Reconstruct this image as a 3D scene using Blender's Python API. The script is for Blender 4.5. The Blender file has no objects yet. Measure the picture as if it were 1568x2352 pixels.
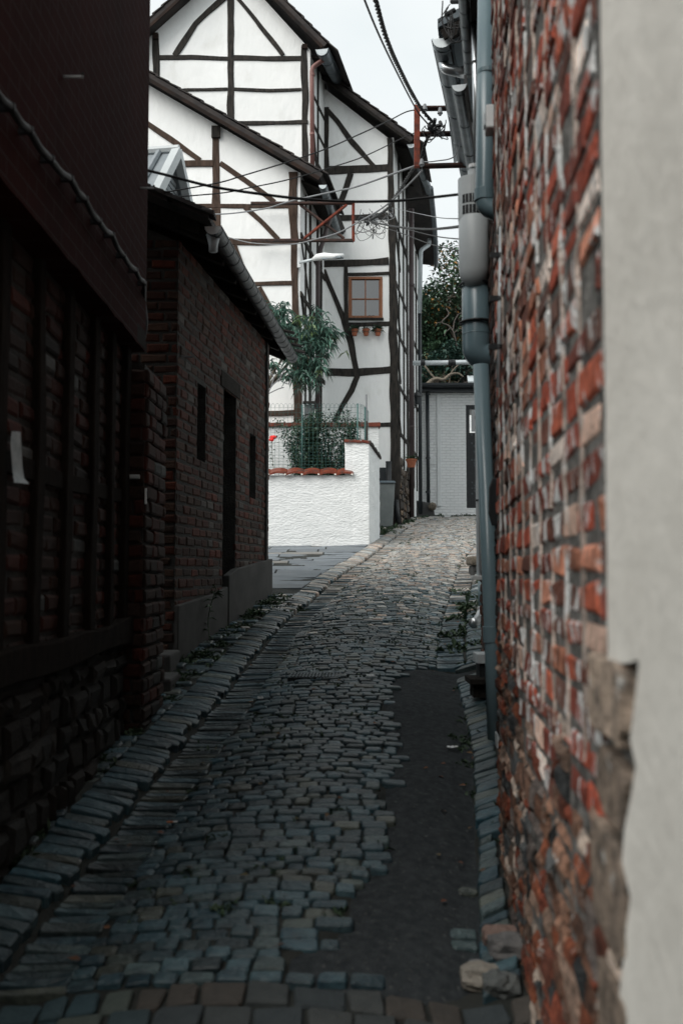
import bpy, bmesh, math, random
from mathutils import Vector, Matrix, noise
R = random.Random(7)
sc = bpy.context.scene
col = sc.collection
V = Vector
# ------------------------------------------------------------------ camera
F, CX, CY = 2150.0, 784.0, 1176.0
PITCH = math.atan(139/2150)
EYE = V((0, 0, 1.6))
cam_d = bpy.data.cameras.new('camera'); cam = bpy.data.objects.new('camera', cam_d); col.objects.link(cam)
cam.location = EYE; cam.rotation_euler = (math.pi/2+PITCH, 0, 0)
cam_d.sensor_fit = 'VERTICAL'; cam_d.sensor_height = 36; cam_d.lens = F/2352*36
cam_d.clip_start = .05; cam_d.clip_end = 2000
cam_d.dof.use_dof = True; cam_d.dof.focus_distance = 13; cam_d.dof.aperture_fstop = 2.7
sc.camera = cam
FW = V((0, math.cos(PITCH), math.sin(PITCH))); UP = V((0, -math.sin(PITCH), math.cos(PITCH)))
def ray(x, y): return V((1, 0, 0))*(x-CX)+UP*(CY-y)+FW*F
def at(x, y, Y):                      # point seen at (x, y) at distance Y along the street
    d = ray(x, y); return EYE+d*(Y/d.y)
ZG = [(-80, 0), (0, 0), (20, 2.5), (22, 2.73), (28, 3.27), (45, 4.2), (160, 9)]
def lerp_t(tab, s):
    if s <= tab[0][0]: return tab[0][1]
    for (a, va), (b, vb) in zip(tab, tab[1:]):
        if s <= b: return va+(vb-va)*(s-a)/(b-a)
    return tab[-1][1]
def zg(Y): return lerp_t(ZG, Y)
def gnd(x, y):
    d = ray(x, y); lo, hi = .5, 60
    for _ in range(50):
        m = (lo+hi)/2; p = EYE+d*(m/d.y)
        if p.z > zg(m): lo = m
        else: hi = m
    return EYE+d*(lo/d.y)
# ------------------------------------------------------------------ materials
def N(nt, typ, **kw):
    n = nt.nodes.new(typ)
    for k, v in kw.items():
        if k.startswith('i_'):
            n.inputs[k[2:].replace('_', ' ')].default_value = v
        else: setattr(n, k, v)
    return n
def rgb(c): return (c[0], c[1], c[2], 1)
MATS = {}
def mat(name, base, base2=None, rough=.7, ns=6.0, stretch=(1, 1, 1), bump=.3, bs=60.0, dist=.004, metal=0, attr=None, spec=.4,
        spots=None, spot_scale=3.0, spot_lo=.55, spot_hi=.62, mixamt=1.0, brick=None, rust=None, detail=6):
    if name in MATS: return MATS[name]
    m = bpy.data.materials.new(name); m.use_nodes = True; nt = m.node_tree; L = nt.links.new
    b = nt.nodes['Principled BSDF']
    tc = N(nt, 'ShaderNodeTexCoord'); mp = N(nt, 'ShaderNodeMapping'); mp.inputs['Scale'].default_value = stretch
    L(tc.outputs['Object'], mp.inputs['Vector'])
    co = mp.outputs['Vector']
    n1 = N(nt, 'ShaderNodeTexNoise', i_Scale=ns, i_Detail=detail, i_Roughness=.6); L(co, n1.inputs['Vector'])
    rp = N(nt, 'ShaderNodeValToRGB'); rp.color_ramp.elements[0].position = .32; rp.color_ramp.elements[1].position = .68
    rp.color_ramp.elements[0].color = rgb(base); rp.color_ramp.elements[1].color = rgb(base2 or [c*1.25 for c in base])
    L(n1.outputs['Fac'], rp.inputs['Fac']); c = rp.outputs['Color']
    if attr:
        at_ = N(nt, 'ShaderNodeAttribute', attribute_name=attr)
        mx = N(nt, 'ShaderNodeMix', data_type='RGBA', blend_type='MULTIPLY'); mx.inputs['Factor'].default_value = 1
        L(at_.outputs['Color'], mx.inputs['A']); L(c, mx.inputs['B']); c = mx.outputs['Result']
    if spots:
        n2 = N(nt, 'ShaderNodeTexNoise', i_Scale=spot_scale, i_Detail=8, i_Roughness=.65); L(co, n2.inputs['Vector'])
        r2 = N(nt, 'ShaderNodeMapRange'); r2.inputs['From Min'].default_value = spot_lo; r2.inputs['From Max'].default_value = spot_hi
        L(n2.outputs['Fac'], r2.inputs['Value'])
        mu = N(nt, 'ShaderNodeMath', operation='MULTIPLY'); mu.inputs[1].default_value = mixamt; L(r2.outputs[0], mu.inputs[0])
        mx = N(nt, 'ShaderNodeMix', data_type='RGBA'); L(mu.outputs[0], mx.inputs['Factor']); L(c, mx.inputs['A']); mx.inputs['B'].default_value = rgb(spots); c = mx.outputs['Result']
    hgt = None
    if brick:
        uv = N(nt, 'ShaderNodeUVMap', uv_map='UV')
        bt = N(nt, 'ShaderNodeTexBrick', i_Scale=1.0, i_Mortar_Size=brick.get('m', .006), i_Mortar_Smooth=.3, i_Brick_Width=brick.get('w', .21), i_Row_Height=brick.get('h', .07))
        dn = N(nt, 'ShaderNodeTexNoise', i_Scale=5.0, i_Detail=4); L(uv.outputs[0], dn.inputs['Vector'])
        ad = N(nt, 'ShaderNodeVectorMath', operation='MULTIPLY_ADD'); L(dn.outputs['Color'], ad.inputs[0]); w = brick.get('d', .01); ad.inputs[1].default_value = (w, w, w); L(uv.outputs[0], ad.inputs[2])
        L(ad.outputs[0], bt.inputs['Vector'])
        mx = N(nt, 'ShaderNodeMix', data_type='RGBA'); L(bt.outputs['Fac'], mx.inputs['Factor']); L(c, mx.inputs['A']); mx.inputs['B'].default_value = rgb(brick.get('c', base)); c = mx.outputs['Result']
        inv = N(nt, 'ShaderNodeMath', operation='SUBTRACT'); inv.inputs[0].default_value = 1; L(bt.outputs['Fac'], inv.inputs[1]); hgt = inv.outputs[0]
    L(c, b.inputs['Base Color'])
    b.inputs['Roughness'].default_value = rough; b.inputs['Metallic'].default_value = metal
    b.inputs['Specular IOR Level'].default_value = spec
    nb = N(nt, 'ShaderNodeTexNoise', i_Scale=bs, i_Detail=5, i_Roughness=.6); L(co, nb.inputs['Vector'])
    h = nb.outputs['Fac']
    if hgt:
        ma = N(nt, 'ShaderNodeMath', operation='MULTIPLY_ADD'); L(hgt, ma.inputs[0]); ma.inputs[1].default_value = brick.get('b', 1.5); L(h, ma.inputs[2]); h = ma.outputs[0]
    bp = N(nt, 'ShaderNodeBump'); bp.inputs['Strength'].default_value = bump; bp.inputs['Distance'].default_value = dist
    L(h, bp.inputs['Height']); L(bp.outputs[0], b.inputs['Normal'])
    MATS[name] = m; return m
M_set = mat('sett_stone', (.55, .58, .62), (1.35, 1.32, 1.28), rough=.38, ns=16, bump=.7, bs=45, dist=.012, attr='tint', spec=.5, spots=(.05, .05, .04), spot_scale=9, spot_lo=.56, spot_hi=.72, mixamt=.55)
M_bed = mat('joint_earth', (.013, .017, .015), (.034, .035, .031), rough=.95, ns=7, bump=.8, bs=90, dist=.01)
M_asph = mat('old_asphalt', (.022, .027, .030), (.050, .057, .061), rough=.93, ns=26, bump=.9, bs=120, dist=.010, spec=.2, spots=(.12, .12, .115), spot_scale=48, spot_lo=.60, spot_hi=.68, mixamt=.9)
M_flag = mat('bluestone_flags', (.8, .82, .86), (1.1, 1.1, 1.1), rough=.55, ns=5, bump=.4, bs=30, dist=.006, attr='tint')
M_brk = mat('weathered_brick', (.7, .7, .7), (1.2, 1.15, 1.1), rough=.85, ns=18, bump=.8, bs=70, dist=.008, attr='tint', spec=.3)
M_brkd = mat('stained_rubble', (.42, .42, .43), (1.75, 1.6, 1.5), rough=.9, ns=22, bump=1, bs=40, dist=.02, attr='tint', spec=.25, spots=(.5, .49, .46), spot_scale=10, spot_lo=.63, spot_hi=.68)
M_brkr = mat('paint_flecked_brick', (.55, .50, .48), (2.5, 2.15, 2.0), rough=.85, ns=19, bump=1, bs=42, dist=.02, attr='tint', spec=.25, spots=(.66, .67, .66), spot_scale=7, spot_lo=.545, spot_hi=.575, stretch=(1, 1.5, .7))
M_mort = mat('lime_mortar', (.20, .195, .185), (.34, .33, .31), rough=.95, ns=8, bump=1, bs=50, dist=.015)
M_mortn = mat('shaded_joint_mortar', (.018, .017, .016), (.22, .215, .20), rough=.95, ns=16, bump=1, bs=50, dist=.015)  # shadow of the recessed joints painted into the mortar colour
M_mort2 = mat('grey_mortar', (.022, .023, .022), (.048, .048, .045), rough=.95, ns=8, bump=1, bs=50, dist=.012)
M_mortd = mat('dark_mortar', (.020, .021, .020), (.046, .045, .042), rough=.95, ns=8, bump=1, bs=50, dist=.012)
M_white = mat('limewash', (.82, .835, .825), (.90, .91, .90), rough=.9, ns=1.6, bump=.6, bs=3.5, dist=.035, stretch=(1, 1, .5), spots=(.60, .60, .56), spot_scale=2.2, spot_lo=.56, spot_hi=.8, mixamt=.6)
M_whitb = mat('whitewashed_brick', (.84, .86, .86), (.90, .91, .91), rough=.8, ns=3, bump=.8, bs=14, dist=.03, brick=dict(w=.24, h=.085, m=.010, c=(.74, .76, .76), d=.04, b=2.2))
M_whitr = mat('rough_whitewash', (.72, .745, .745), (.84, .86, .86), rough=.9, ns=4, bump=.8, bs=24, dist=.03, stretch=(.6, 1, 1.5), spots=(.42, .43, .38), spot_scale=9, spot_lo=.63, spot_hi=.74, mixamt=.6)
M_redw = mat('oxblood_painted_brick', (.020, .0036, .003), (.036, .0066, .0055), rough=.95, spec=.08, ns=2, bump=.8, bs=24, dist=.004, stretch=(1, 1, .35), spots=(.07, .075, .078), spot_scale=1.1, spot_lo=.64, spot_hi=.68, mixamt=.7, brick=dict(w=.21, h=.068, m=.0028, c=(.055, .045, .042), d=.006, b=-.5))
M_plas = mat('cream_render', (.66, .64, .585), (.80, .78, .72), rough=.95, ns=3.5, bump=.5, bs=26, dist=.009, spots=(.44, .41, .36), spot_scale=1.4, spot_lo=.5, spot_hi=.8, mixamt=.6)
M_tdark = mat('black_oak', (.011, .012, .012), (.050, .043, .037), rough=.85, spec=.2, ns=8, stretch=(3, 3, .6), bump=.8, bs=30, dist=.008)
M_tbrn = mat('brown_oak', (.035, .024, .018), (.085, .056, .042), rough=.85, spec=.2, ns=8, stretch=(3, 3, .6), bump=.8, bs=30, dist=.008)
M_tout = mat('weathered_barge', (.008, .008, .008), (.034, .020, .015), rough=.85, spec=.2, ns=3, bump=.6, bs=30)
M_oldw = mat('grey_oak', (.012, .011, .010), (.030, .027, .024), rough=.95, spec=.15, ns=12, stretch=(4, 4, .8), bump=1, bs=60, dist=.008)
M_odark = mat('darkened_oak', (.008, .006, .005), (.024, .018, .014), rough=.95, spec=.1, ns=9, stretch=(4, 4, .8), bump=1, bs=50, dist=.01)  # oak darkened to stand in for deeper shade on the left wall
M_roof = mat('dark_roof_tile', (.018, .017, .018), (.05, .04, .036), rough=.8, ns=5, bump=.6)
M_redt = mat('red_clay_tile', (.12, .026, .016), (.21, .055, .03), rough=.35, ns=10, bump=.4, spots=(.05, .045, .04), spot_scale=7, spot_lo=.5, spot_hi=.65, mixamt=.8)
M_zinc = mat('zinc', (.12, .145, .16), (.20, .23, .25), rough=.42, ns=7, bump=.15, metal=.75, spots=(.09, .10, .11), spot_scale=5, spot_lo=.5, spot_hi=.7, mixamt=.6)
M_zincd = mat('aged_zinc', (.045, .052, .056), (.10, .112, .12), rough=.45, ns=9, bump=.2, metal=.6, stretch=(1, 3, 1))
M_zincl = mat('galvanised_steel', (.45, .48, .50), (.66, .69, .70), rough=.3, ns=9, bump=.12, metal=.85)
M_zend = mat('zinc_end', (.46, .51, .53), (.58, .63, .65), rough=.5, ns=9, bump=.1, metal=.2)
M_pvc = mat('grey_plastic', (.15, .225, .255), (.18, .26, .29), rough=.3, spec=.6, ns=3, bump=.06, spots=(.05, .08, .09), spot_scale=3, spot_lo=.62, spot_hi=.75, mixamt=.6)
M_pvcl = mat('light_grey_plastic', (.46, .50, .51), (.54, .58, .59), rough=.45, ns=3, bump=.08)
M_blk = mat('black_metal', (.012, .014, .016), (.022, .025, .027), rough=.5, ns=9, bump=.1)
M_cab = mat('black_cable', (.008, .009, .010), (.014, .015, .016), rough=.55, bump=.1)
M_cabg = mat('grey_cable', (.16, .17, .18), (.22, .23, .24), rough=.6, bump=.1)
M_rust = mat('rusty_steel', (.022, .02, .02), (.075, .034, .024), rough=.85, ns=9, bump=.7)
M_rusto = mat('red_primer_rust', (.07, .02, .014), (.26, .05, .022), rough=.8, ns=16, bump=.5)
M_cop = mat('copper_pipe', (.17, .08, .07), (.25, .125, .11), rough=.55, ns=4, bump=.1)
M_brnp = mat('brown_pipe', (.05, .035, .035), (.075, .055, .055), rough=.5, ns=4, bump=.1)
M_wht = mat('white_plastic', (.66, .68, .68), (.76, .78, .78), rough=.5, ns=5, bump=.1)
M_frame = mat('varnished_window_wood', (.20, .075, .035), (.32, .13, .06), rough=.5, ns=12, stretch=(2, 2, .5))
M_conc = mat('darkened_concrete', (.035, .036, .036), (.065, .065, .063), rough=.9, ns=3, bump=.5, bs=60, spots=(.03, .03, .03), spot_scale=1.7, spot_lo=.56, spot_hi=.7, mixamt=.7)  # concrete darkened in place of deeper alley shade
M_terr = mat('terracotta', (.32, .10, .05), (.42, .15, .08), rough=.8, ns=12)
M_leafp = mat('peach_leaf', (.022, .058, .048), (.065, .12, .09), rough=.45, ns=30, bump=.1, attr='tint')
M_leafr = mat('rose_leaf', (.02, .05, .035), (.05, .09, .05), rough=.5, ns=30, bump=.1, attr='tint')
M_leaft = mat('tree_leaf', (.7, .7, .7), (1.2, 1.2, 1.2), rough=.6, ns=9, bump=.1, attr='tint')
M_weed = mat('weed_leaf', (.025, .05, .03), (.06, .10, .05), rough=.6, ns=14, bump=.1)
M_bark = mat('bark', (.07, .06, .05), (.20, .17, .13), rough=.9, ns=14, bump=1, bs=30, dist=.02)
M_rose = mat('rose_petal', (.75, .01, .01), (.9, .03, .02), rough=.5, ns=40)
M_gwire = mat('green_coated_wire', (.03, .09, .085), (.05, .13, .12), rough=.5)
M_bin = mat('bin_plastic', (.13, .15, .15), (.18, .20, .20), rough=.5, ns=4, bump=.1)
M_binl = mat('bin_lid_plastic', (.06, .085, .10), (.09, .12, .14), rough=.45, ns=4, bump=.1)
M_anth = mat('anthracite_metal', (.016, .02, .024), (.028, .034, .038), rough=.4, ns=5, bump=.05)
M_siding = mat('grey_siding', (.20, .23, .25), (.27, .30, .32), rough=.6, ns=5, bump=.2)
M_shtr = mat('blue_grey_board', (.16, .20, .23), (.22, .27, .30), rough=.6, ns=5, bump=.2)
M_paper = mat('pale_plastic', (.30, .36, .38), (.5, .56, .58), rough=.6, ns=20, bump=.2)
M_butt = mat('cigarette_filter', (.5, .16, .06), (.6, .22, .09), rough=.8)
M_gran = mat('threshold_stone', (.8, .8, .8), (1.15, 1.1, 1.05), rough=.75, ns=18, bump=.6, bs=40, dist=.01, attr='tint')
def glass():
    m = bpy.data.materials.new('window_glass'); m.use_nodes = True; b = m.node_tree.nodes['Principled BSDF']
    b.inputs['Base Color'].default_value = (.006, .008, .01, 1); b.inputs['Roughness'].default_value = .03
    b.inputs['Specular IOR Level'].default_value = 1; b.inputs['IOR'].default_value = 1.8
    nt = m.node_tree; n = N(nt, 'ShaderNodeTexNoise', i_Scale=2.5); bp = N(nt, 'ShaderNodeBump'); bp.inputs['Strength'].default_value = .03; bp.inputs['Distance'].default_value = .05
    nt.links.new(n.outputs[0], bp.inputs['Height']); nt.links.new(bp.outputs[0], b.inputs['Normal']); return m
M_glass = glass()
# ------------------------------------------------------------------ mesh helpers
class MB:
    def __init__(s): s.v = []; s.f = []; s.c = []; s.m = []; s.uv = None
    def vert(s, p): s.v.append(tuple(p)); return len(s.v)-1
    def face(s, idx, c=(1, 1, 1), m=0): s.f.append(idx); s.c.append(c); s.m.append(m)
    def add(s, vs, fs, c=(1, 1, 1), m=0):
        o = len(s.v); s.v.extend(tuple(p) for p in vs)
        for f in fs: s.f.append([i+o for i in f]); s.c.append(c); s.m.append(m)
    def hexa(s, p, c=(1, 1, 1), m=0):   # p: 4 bottom, 4 top
        s.add(p, [(3, 2, 1, 0), (4, 5, 6, 7), (0, 1, 5, 4), (1, 2, 6, 5), (2, 3, 7, 6), (3, 0, 4, 7)], c, m)
    def box(s, a, b, c=(1, 1, 1), m=0):
        x0, y0, z0 = a; x1, y1, z1 = b
        s.hexa([(x0, y0, z0), (x1, y0, z0), (x1, y1, z0), (x0, y1, z0), (x0, y0, z1), (x1, y0, z1), (x1, y1, z1), (x0, y1, z1)], c, m)
    def bar(s, a, b, w, h, up=V((0, 0, 1)), c=(1, 1, 1), m=0):
        a = V(a); b = V(b); d = (b-a).normalized(); sd = d.cross(up)
        if sd.length < 1e-4: sd = V((1, 0, 0))
        sd.normalize(); u = sd.cross(d); q = [sd*(-w/2)-u*(h/2), sd*(w/2)-u*(h/2), sd*(w/2)+u*(h/2), sd*(-w/2)+u*(h/2)]
        s.hexa([a+k for k in q]+[b+k for k in q], c, m)
    def tube(s, pts, r, n=8, c=(1, 1, 1), m=0, cap=True):
        pts = [V(p) for p in pts]; rs = r if isinstance(r, (list, tuple)) else [r]*len(pts)
        o = len(s.v); prev = None
        for i, p in enumerate(pts):
            d = (pts[min(i+1, len(pts)-1)]-pts[max(i-1, 0)]).normalized()
            if prev is None:
                a = V((0, 0, 1)) if abs(d.z) < .9 else V((1, 0, 0)); sx = d.cross(a).normalized()
            else:
                sx = prev-d*prev.dot(d); sx.normalize()
            prev = sx; sy = d.cross(sx)
            for k in range(n):
                t = 2*math.pi*k/n; s.v.append(tuple(p+(sx*math.cos(t)+sy*math.sin(t))*rs[i]))
        for i in range(len(pts)-1):
            for k in range(n):
                s.face([o+i*n+k, o+i*n+(k+1) % n, o+(i+1)*n+(k+1) % n, o+(i+1)*n+k], c, m)
        if cap:
            s.face([o+k for k in range(n)][::-1], c, m); s.face([o+(len(pts)-1)*n+k for k in range(n)], c, m)
    def sphere(s, p, r, n=8, sc_=(1, 1, 1), c=(1, 1, 1), m=0):
        o = len(s.v); p = V(p)
        for i in range(n+1):
            t = math.pi*i/n
            for k in range(n*2):
                a = math.pi*k/n; s.v.append((p.x+r*sc_[0]*math.sin(t)*math.cos(a), p.y+r*sc_[1]*math.sin(t)*math.sin(a), p.z+r*sc_[2]*math.cos(t)))
        for i in range(n):
            for k in range(n*2): s.face([o+i*2*n+k, o+i*2*n+(k+1) % (2*n), o+(i+1)*2*n+(k+1) % (2*n), o+(i+1)*2*n+k], c, m)
    def build(s, name, mats, parent=None, smooth=False, bevel=0, uvplane=None):
        me = bpy.data.meshes.new(name); off = wloc(parent) if parent else V((0, 0, 0))
        me.from_pydata([(x-off.x, y-off.y, z-off.z) for x, y, z in s.v], [], s.f)
        mats = mats if isinstance(mats, (list, tuple)) else [mats]
        for m in mats: me.materials.append(m)
        me.polygons.foreach_set('material_index', s.m)
        ca = me.color_attributes.new('tint', 'FLOAT_COLOR', 'CORNER'); buf = []
        for f, c in zip(s.f, s.c): buf.extend([c[0], c[1], c[2], 1]*len(f))
        ca.data.foreach_set('color', buf)
        if uvplane:
            ul = me.uv_layers.new(name='UV'); O, T = uvplane; vs = s.v; ub = []
            for f in s.f:
                for i in f:
                    p = V(vs[i])-O; ub.extend([p.x*T.x+p.y*T.y+20, p.z+5])
            ul.data.foreach_set('uv', ub)
        if smooth: me.polygons.foreach_set('use_smooth', [True]*len(s.f))
        me.validate(); me.update()
        o = bpy.data.objects.new(name, me); col.objects.link(o)
        if parent: o.parent = parent
        if bevel:
            b = o.modifiers.new('bevel', 'BEVEL'); b.width = bevel; b.segments = 2; b.limit_method = 'ANGLE'
        return o
def wloc(o):
    p = V((0, 0, 0))
    while o: p += o.location; o = o.parent
    return p
def thing(name, label, cat, loc=(0, 0, 0), group=None):
    o = bpy.data.objects.new(name, None); col.objects.link(o); o.location = loc; o.empty_display_size = .2
    return tag(o, label, cat, group)
def tag(o, label, cat, group=None):
    o['label'] = label; o['category'] = cat
    if group: o['group'] = group
    return o
def struct(o): o['kind'] = 'structure'; return o
def stuff(o, label, cat): tag(o, label, cat); o['kind'] = 'stuff'; return o
class Pl:                              # vertical wall plane from A to B; outside normal = right of travel
    def __init__(s, A, B):
        s.A = V((A[0], A[1], 0)); s.B = V((B[0], B[1], 0)); s.T = (s.B-s.A).normalized(); s.n = V((s.T.y, -s.T.x, 0)); s.L = (s.B-s.A).length
    def p(s, u, z, off=0): q = s.A+s.T*u+s.n*off; return V((q.x, q.y, z))
    def hit(s, x, y, off=0):
        d = ray(x, y); O = s.A+s.n*off; t = (O-V((EYE.x, EYE.y, 0))).dot(s.n)/d.dot(s.n); q = EYE+d*t
        return ((q-s.A).dot(s.T), q.z)
    def slab(s, mb, pts, o0, o1, c=(1, 1, 1), m=0):
        n = len(pts); ar = sum(pts[i][0]*pts[(i+1) % n][1]-pts[(i+1) % n][0]*pts[i][1] for i in range(n))
        if ar < 0: pts = pts[::-1]
        o = len(mb.v)
        for u, z in pts: mb.v.append(tuple(s.p(u, z, o1)))
        for u, z in pts: mb.v.append(tuple(s.p(u, z, o0)))
        mb.face([o+i for i in range(n)], c, m); mb.face([o+n+i for i in range(n)][::-1], c, m)
        for i in range(n): j = (i+1) % n; mb.face([o+i, o+n+i, o+n+j, o+j], c, m)
BC = [0]
def beam(pl, pts, w, mat_, parent, proud=.02, wob=.26, pix=True, name='timber_beam'):
    """crooked timber along pixel points (or u,z points) laid into a wall plane"""
    P = [pl.hit(*p) for p in pts] if pix else list(pts)
    BC[0] += 1; o1 = proud+.0017*(BC[0] % 11); seed = BC[0]*3.7
    ws = w if isinstance(w, (list, tuple)) else [w]*len(P)
    Q = []
    for i in range(len(P)-1):
        a = V(P[i]).to_3d() if 0 else V((P[i][0], P[i][1], 0)); b = V((P[i+1][0], P[i+1][1], 0)); k = max(2, int((b-a).length/.16))
        for j in range(k+(i == len(P)-2)): t = j/k; Q.append((a.lerp(b, t), ws[i]+(ws[i+1]-ws[i])*t))
    Lf, Rt = [], []; d = 0
    for i, (q, ww) in enumerate(Q):
        t = (Q[min(i+1, len(Q)-1)][0]-Q[max(i-1, 0)][0]).normalized(); s_ = V((-t.y, t.x, 0)); d = i*.16
        e1 = noise.noise(V((d*1.7, seed, 0)))*wob; e2 = noise.noise(V((d*1.7, seed+9, 3)))*wob
        Lf.append(q+s_*ww*(.5+e1)); Rt.append(q-s_*ww*(.5+e2))
    mb = MB(); n = len(Q); off = wloc(parent)
    for i in range(n):
        for (q, o) in ((Lf[i], -.03), (Lf[i], o1-.006), (Lf[i]*.94+Rt[i]*.06, o1), (Rt[i]*.94+Lf[i]*.06, o1), (Rt[i], o1-.006), (Rt[i], -.03)):
            mb.v.append(tuple(pl.p(q.x, q.y, o)))
    for i in range(n-1):
        for k in range(5): mb.face([i*6+k, i*6+k+1, (i+1)*6+k+1, (i+1)*6+k])
    mb.face([0, 1, 2, 3, 4, 5]); mb.face([(n-1)*6+k for k in range(6)][::-1])
    return mb.build(name, mat_, parent)
def gutter(name, P0, P1, r, parent, m=None, seams=.5, mend=None):
    P0 = V(P0); P1 = V(P1); d = (P1-P0).normalized(); sd = d.cross(V((0, 0, 1))).normalized(); up = sd.cross(d)
    mb = MB(); n = 10
    def ring(P, rr): return [P+sd*(rr*math.cos(math.pi*k/n))-up*(rr*math.sin(math.pi*k/n)) for k in range(n+1)]
    def shell(Pa, Pb, ro, ri):
        a, b, c_, d_ = ring(Pa, ro), ring(Pb, ro), ring(Pa, ri), ring(Pb, ri); o = len(mb.v)
        for g in (a, b, c_, d_): mb.v.extend(tuple(x) for x in g)
        for k in range(n):
            mb.face([o+k, o+k+1, o+n+1+k+1, o+n+1+k]); mb.face([o+2*(n+1)+k+1, o+2*(n+1)+k, o+3*(n+1)+k, o+3*(n+1)+k+1])
            mb.face([o+k+1, o+k, o+2*(n+1)+k, o+2*(n+1)+k+1]); mb.face([o+n+1+k, o+n+1+k+1, o+3*(n+1)+k+1, o+3*(n+1)+k])
        for k in (0, n): mb.face([o+k, o+n+1+k, o+3*(n+1)+k, o+2*(n+1)+k])
    shell(P0, P1, r, r*.93)
    L = (P1-P0).length; s_ = .06
    while s_ < L: shell(P0+d*s_, P0+d*(s_+.03), r*1.07, r*1.001); s_ += seams
    for sgn in (-1, 1): mb.tube([P0+sd*sgn*r, P1+sd*sgn*r], r*.12, 6)
    g = mb.build(name, m or M_zinc, parent, smooth=False)
    e = MB(); a = ring(P0-d*.004, r*.99); o = len(e.v); e.v.extend(tuple(x) for x in a); e.face(list(range(n+1)))
    b = ring(P0+d*.004, r*.99); e.v.extend(tuple(x) for x in b); e.face(list(range(n+1, 2*n+2))[::-1])
    for k in range(n): e.face([k, n+1+k, n+2+k, k+1])
    e.build('end_cap', mend or M_zend, g)
    return g
def arcpts(pts, r=.08, k=5):           # round the corners of a polyline
    out = [V(pts[0])]
    for a, b, c in zip(pts, pts[1:], pts[2:]):
        a, b, c = V(a), V(b), V(c); r1 = min(r, (b-a).length*.45, (c-b).length*.45)
        s_, e = b+(a-b).normalized()*r1, b+(c-b).normalized()*r1
        for i in range(k+1): t = i/k; out.append(s_*(1-t)**2+b*2*t*(1-t)+e*t*t)
    out.append(V(pts[-1])); return out
def sway(pts, k=8):                    # Catmull-Rom
    P = [V(p) for p in pts]; P = [P[0]*2-P[1]]+P+[P[-1]*2-P[-2]]; out = []
    for i in range(1, len(P)-2):
        for j in range(k):
            t = j/k; a, b, c, d = P[i-1:i+3]
            out.append(.5*((2*b)+(c-a)*t+(2*a-5*b+4*c-d)*t*t+(3*b-a-3*c+d)*t**3))
    out.append(P[-2]); return out
def bricks(mb, pl, u0, u1, zb, zt, pitch, length, pal, joint=.012, proud=.012, holes=(), stagger=.5, jit=.006, seed=1, lj=.25, miss=0.0, off=0, hj=0, blunt=.012):
    rr = random.Random(seed); z = min(zb(u0), zb(u1))-.1; z = math.floor(z/pitch)*pitch; row = 0; ztop = max(zt(u0), zt(u1), zt((u0+u1)/2))
    while z < ztop:
        ph = pitch*(1+rr.uniform(-hj, hj)); u = u0-(length*stagger if row % 2 else 0)-rr.uniform(0, lj*length)
        while u < u1:
            l = length*(1+rr.uniform(-lj, lj))
            a, b = max(u, u0), min(u+l, u1); uc = (a+b)/2; zc = z+ph/2
            u += l
            if b-a < .035 or zc < zb(uc)-.06 or zc > zt(uc): continue
            if any(a < h[1]-.01 and b > h[0]+.01 and zc > h[2] and zc < h[3] for h in holes):
                for h in holes:
                    if a < h[1] and b > h[0] and h[2] < zc < h[3]:
                        if a < h[0]: b = h[0]
                        elif b > h[1]: a = h[1]
                        else: a = b
                if b-a < .035: continue
            if rr.random() < miss: continue
            j = joint/2; pr = off+proud*rr.uniform(.4, 1.3); J = lambda: rr.uniform(-jit, jit)
            q = [(a+j+J(), z+j+J()), (b-j+J(), z+j+J()), (b-j+J(), z+ph-j+J()), (a+j+J(), z+ph-j+J())]
            bl = blunt; o = len(mb.v)
            for (x, y) in q: mb.v.append(tuple(pl.p(x, y, off-.02)))
            for (x, y) in q: mb.v.append(tuple(pl.p(x, y, pr-bl*.6)))
            cx, cy = (q[0][0]+q[2][0])/2, (q[0][1]+q[2][1])/2
            for (x, y) in q: mb.v.append(tuple(pl.p(x+(bl if x < cx else -bl), y+(bl if y < cy else -bl), pr+rr.uniform(-jit, jit)*.5)))
            c = rr.choice(pal); k = rr.uniform(.7, 1.25); c = (c[0]*k, c[1]*k, c[2]*k)
            for k in range(4):
                n = (k+1) % 4; mb.face([o+k, o+n, o+4+n, o+4+k], c); mb.face([o+4+k, o+4+n, o+8+n, o+8+k], c)
            mb.face([o+8, o+9, o+10, o+11], c)
        z += ph; row += 1
def hole_backing(mb, pl, u0, u1, zb, zt, holes, depth=.0, thick=.25, m=0, step=.4):
    """wall body with rectangular holes, split into a grid"""
    us = sorted(set([u0, u1]+[h[0] for h in holes]+[h[1] for h in holes]))
    for a, b in zip(us, us[1:]):
        if b-a < 1e-4: continue
        hs = [h for h in holes if h[0] < (a+b)/2 < h[1]]
        zs = [None]
        segs = []; cur = 'b'
        for h in sorted(hs, key=lambda h: h[2]): segs.append((cur, h[2])); cur = h[3]
        segs.append((cur, 't'))
        for lo, hi in segs:
            la, lb = (zb(a)-.4, zb(b)-.4) if lo == 'b' else (lo, lo)
            ha, hb = (zt(a), zt(b)) if hi == 't' else (hi, hi)
            if ha-la < .01: continue
            pl.slab(mb, [(a, la), (b, lb), (b, hb), (a, ha)], -thick, depth, m=m)
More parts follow.
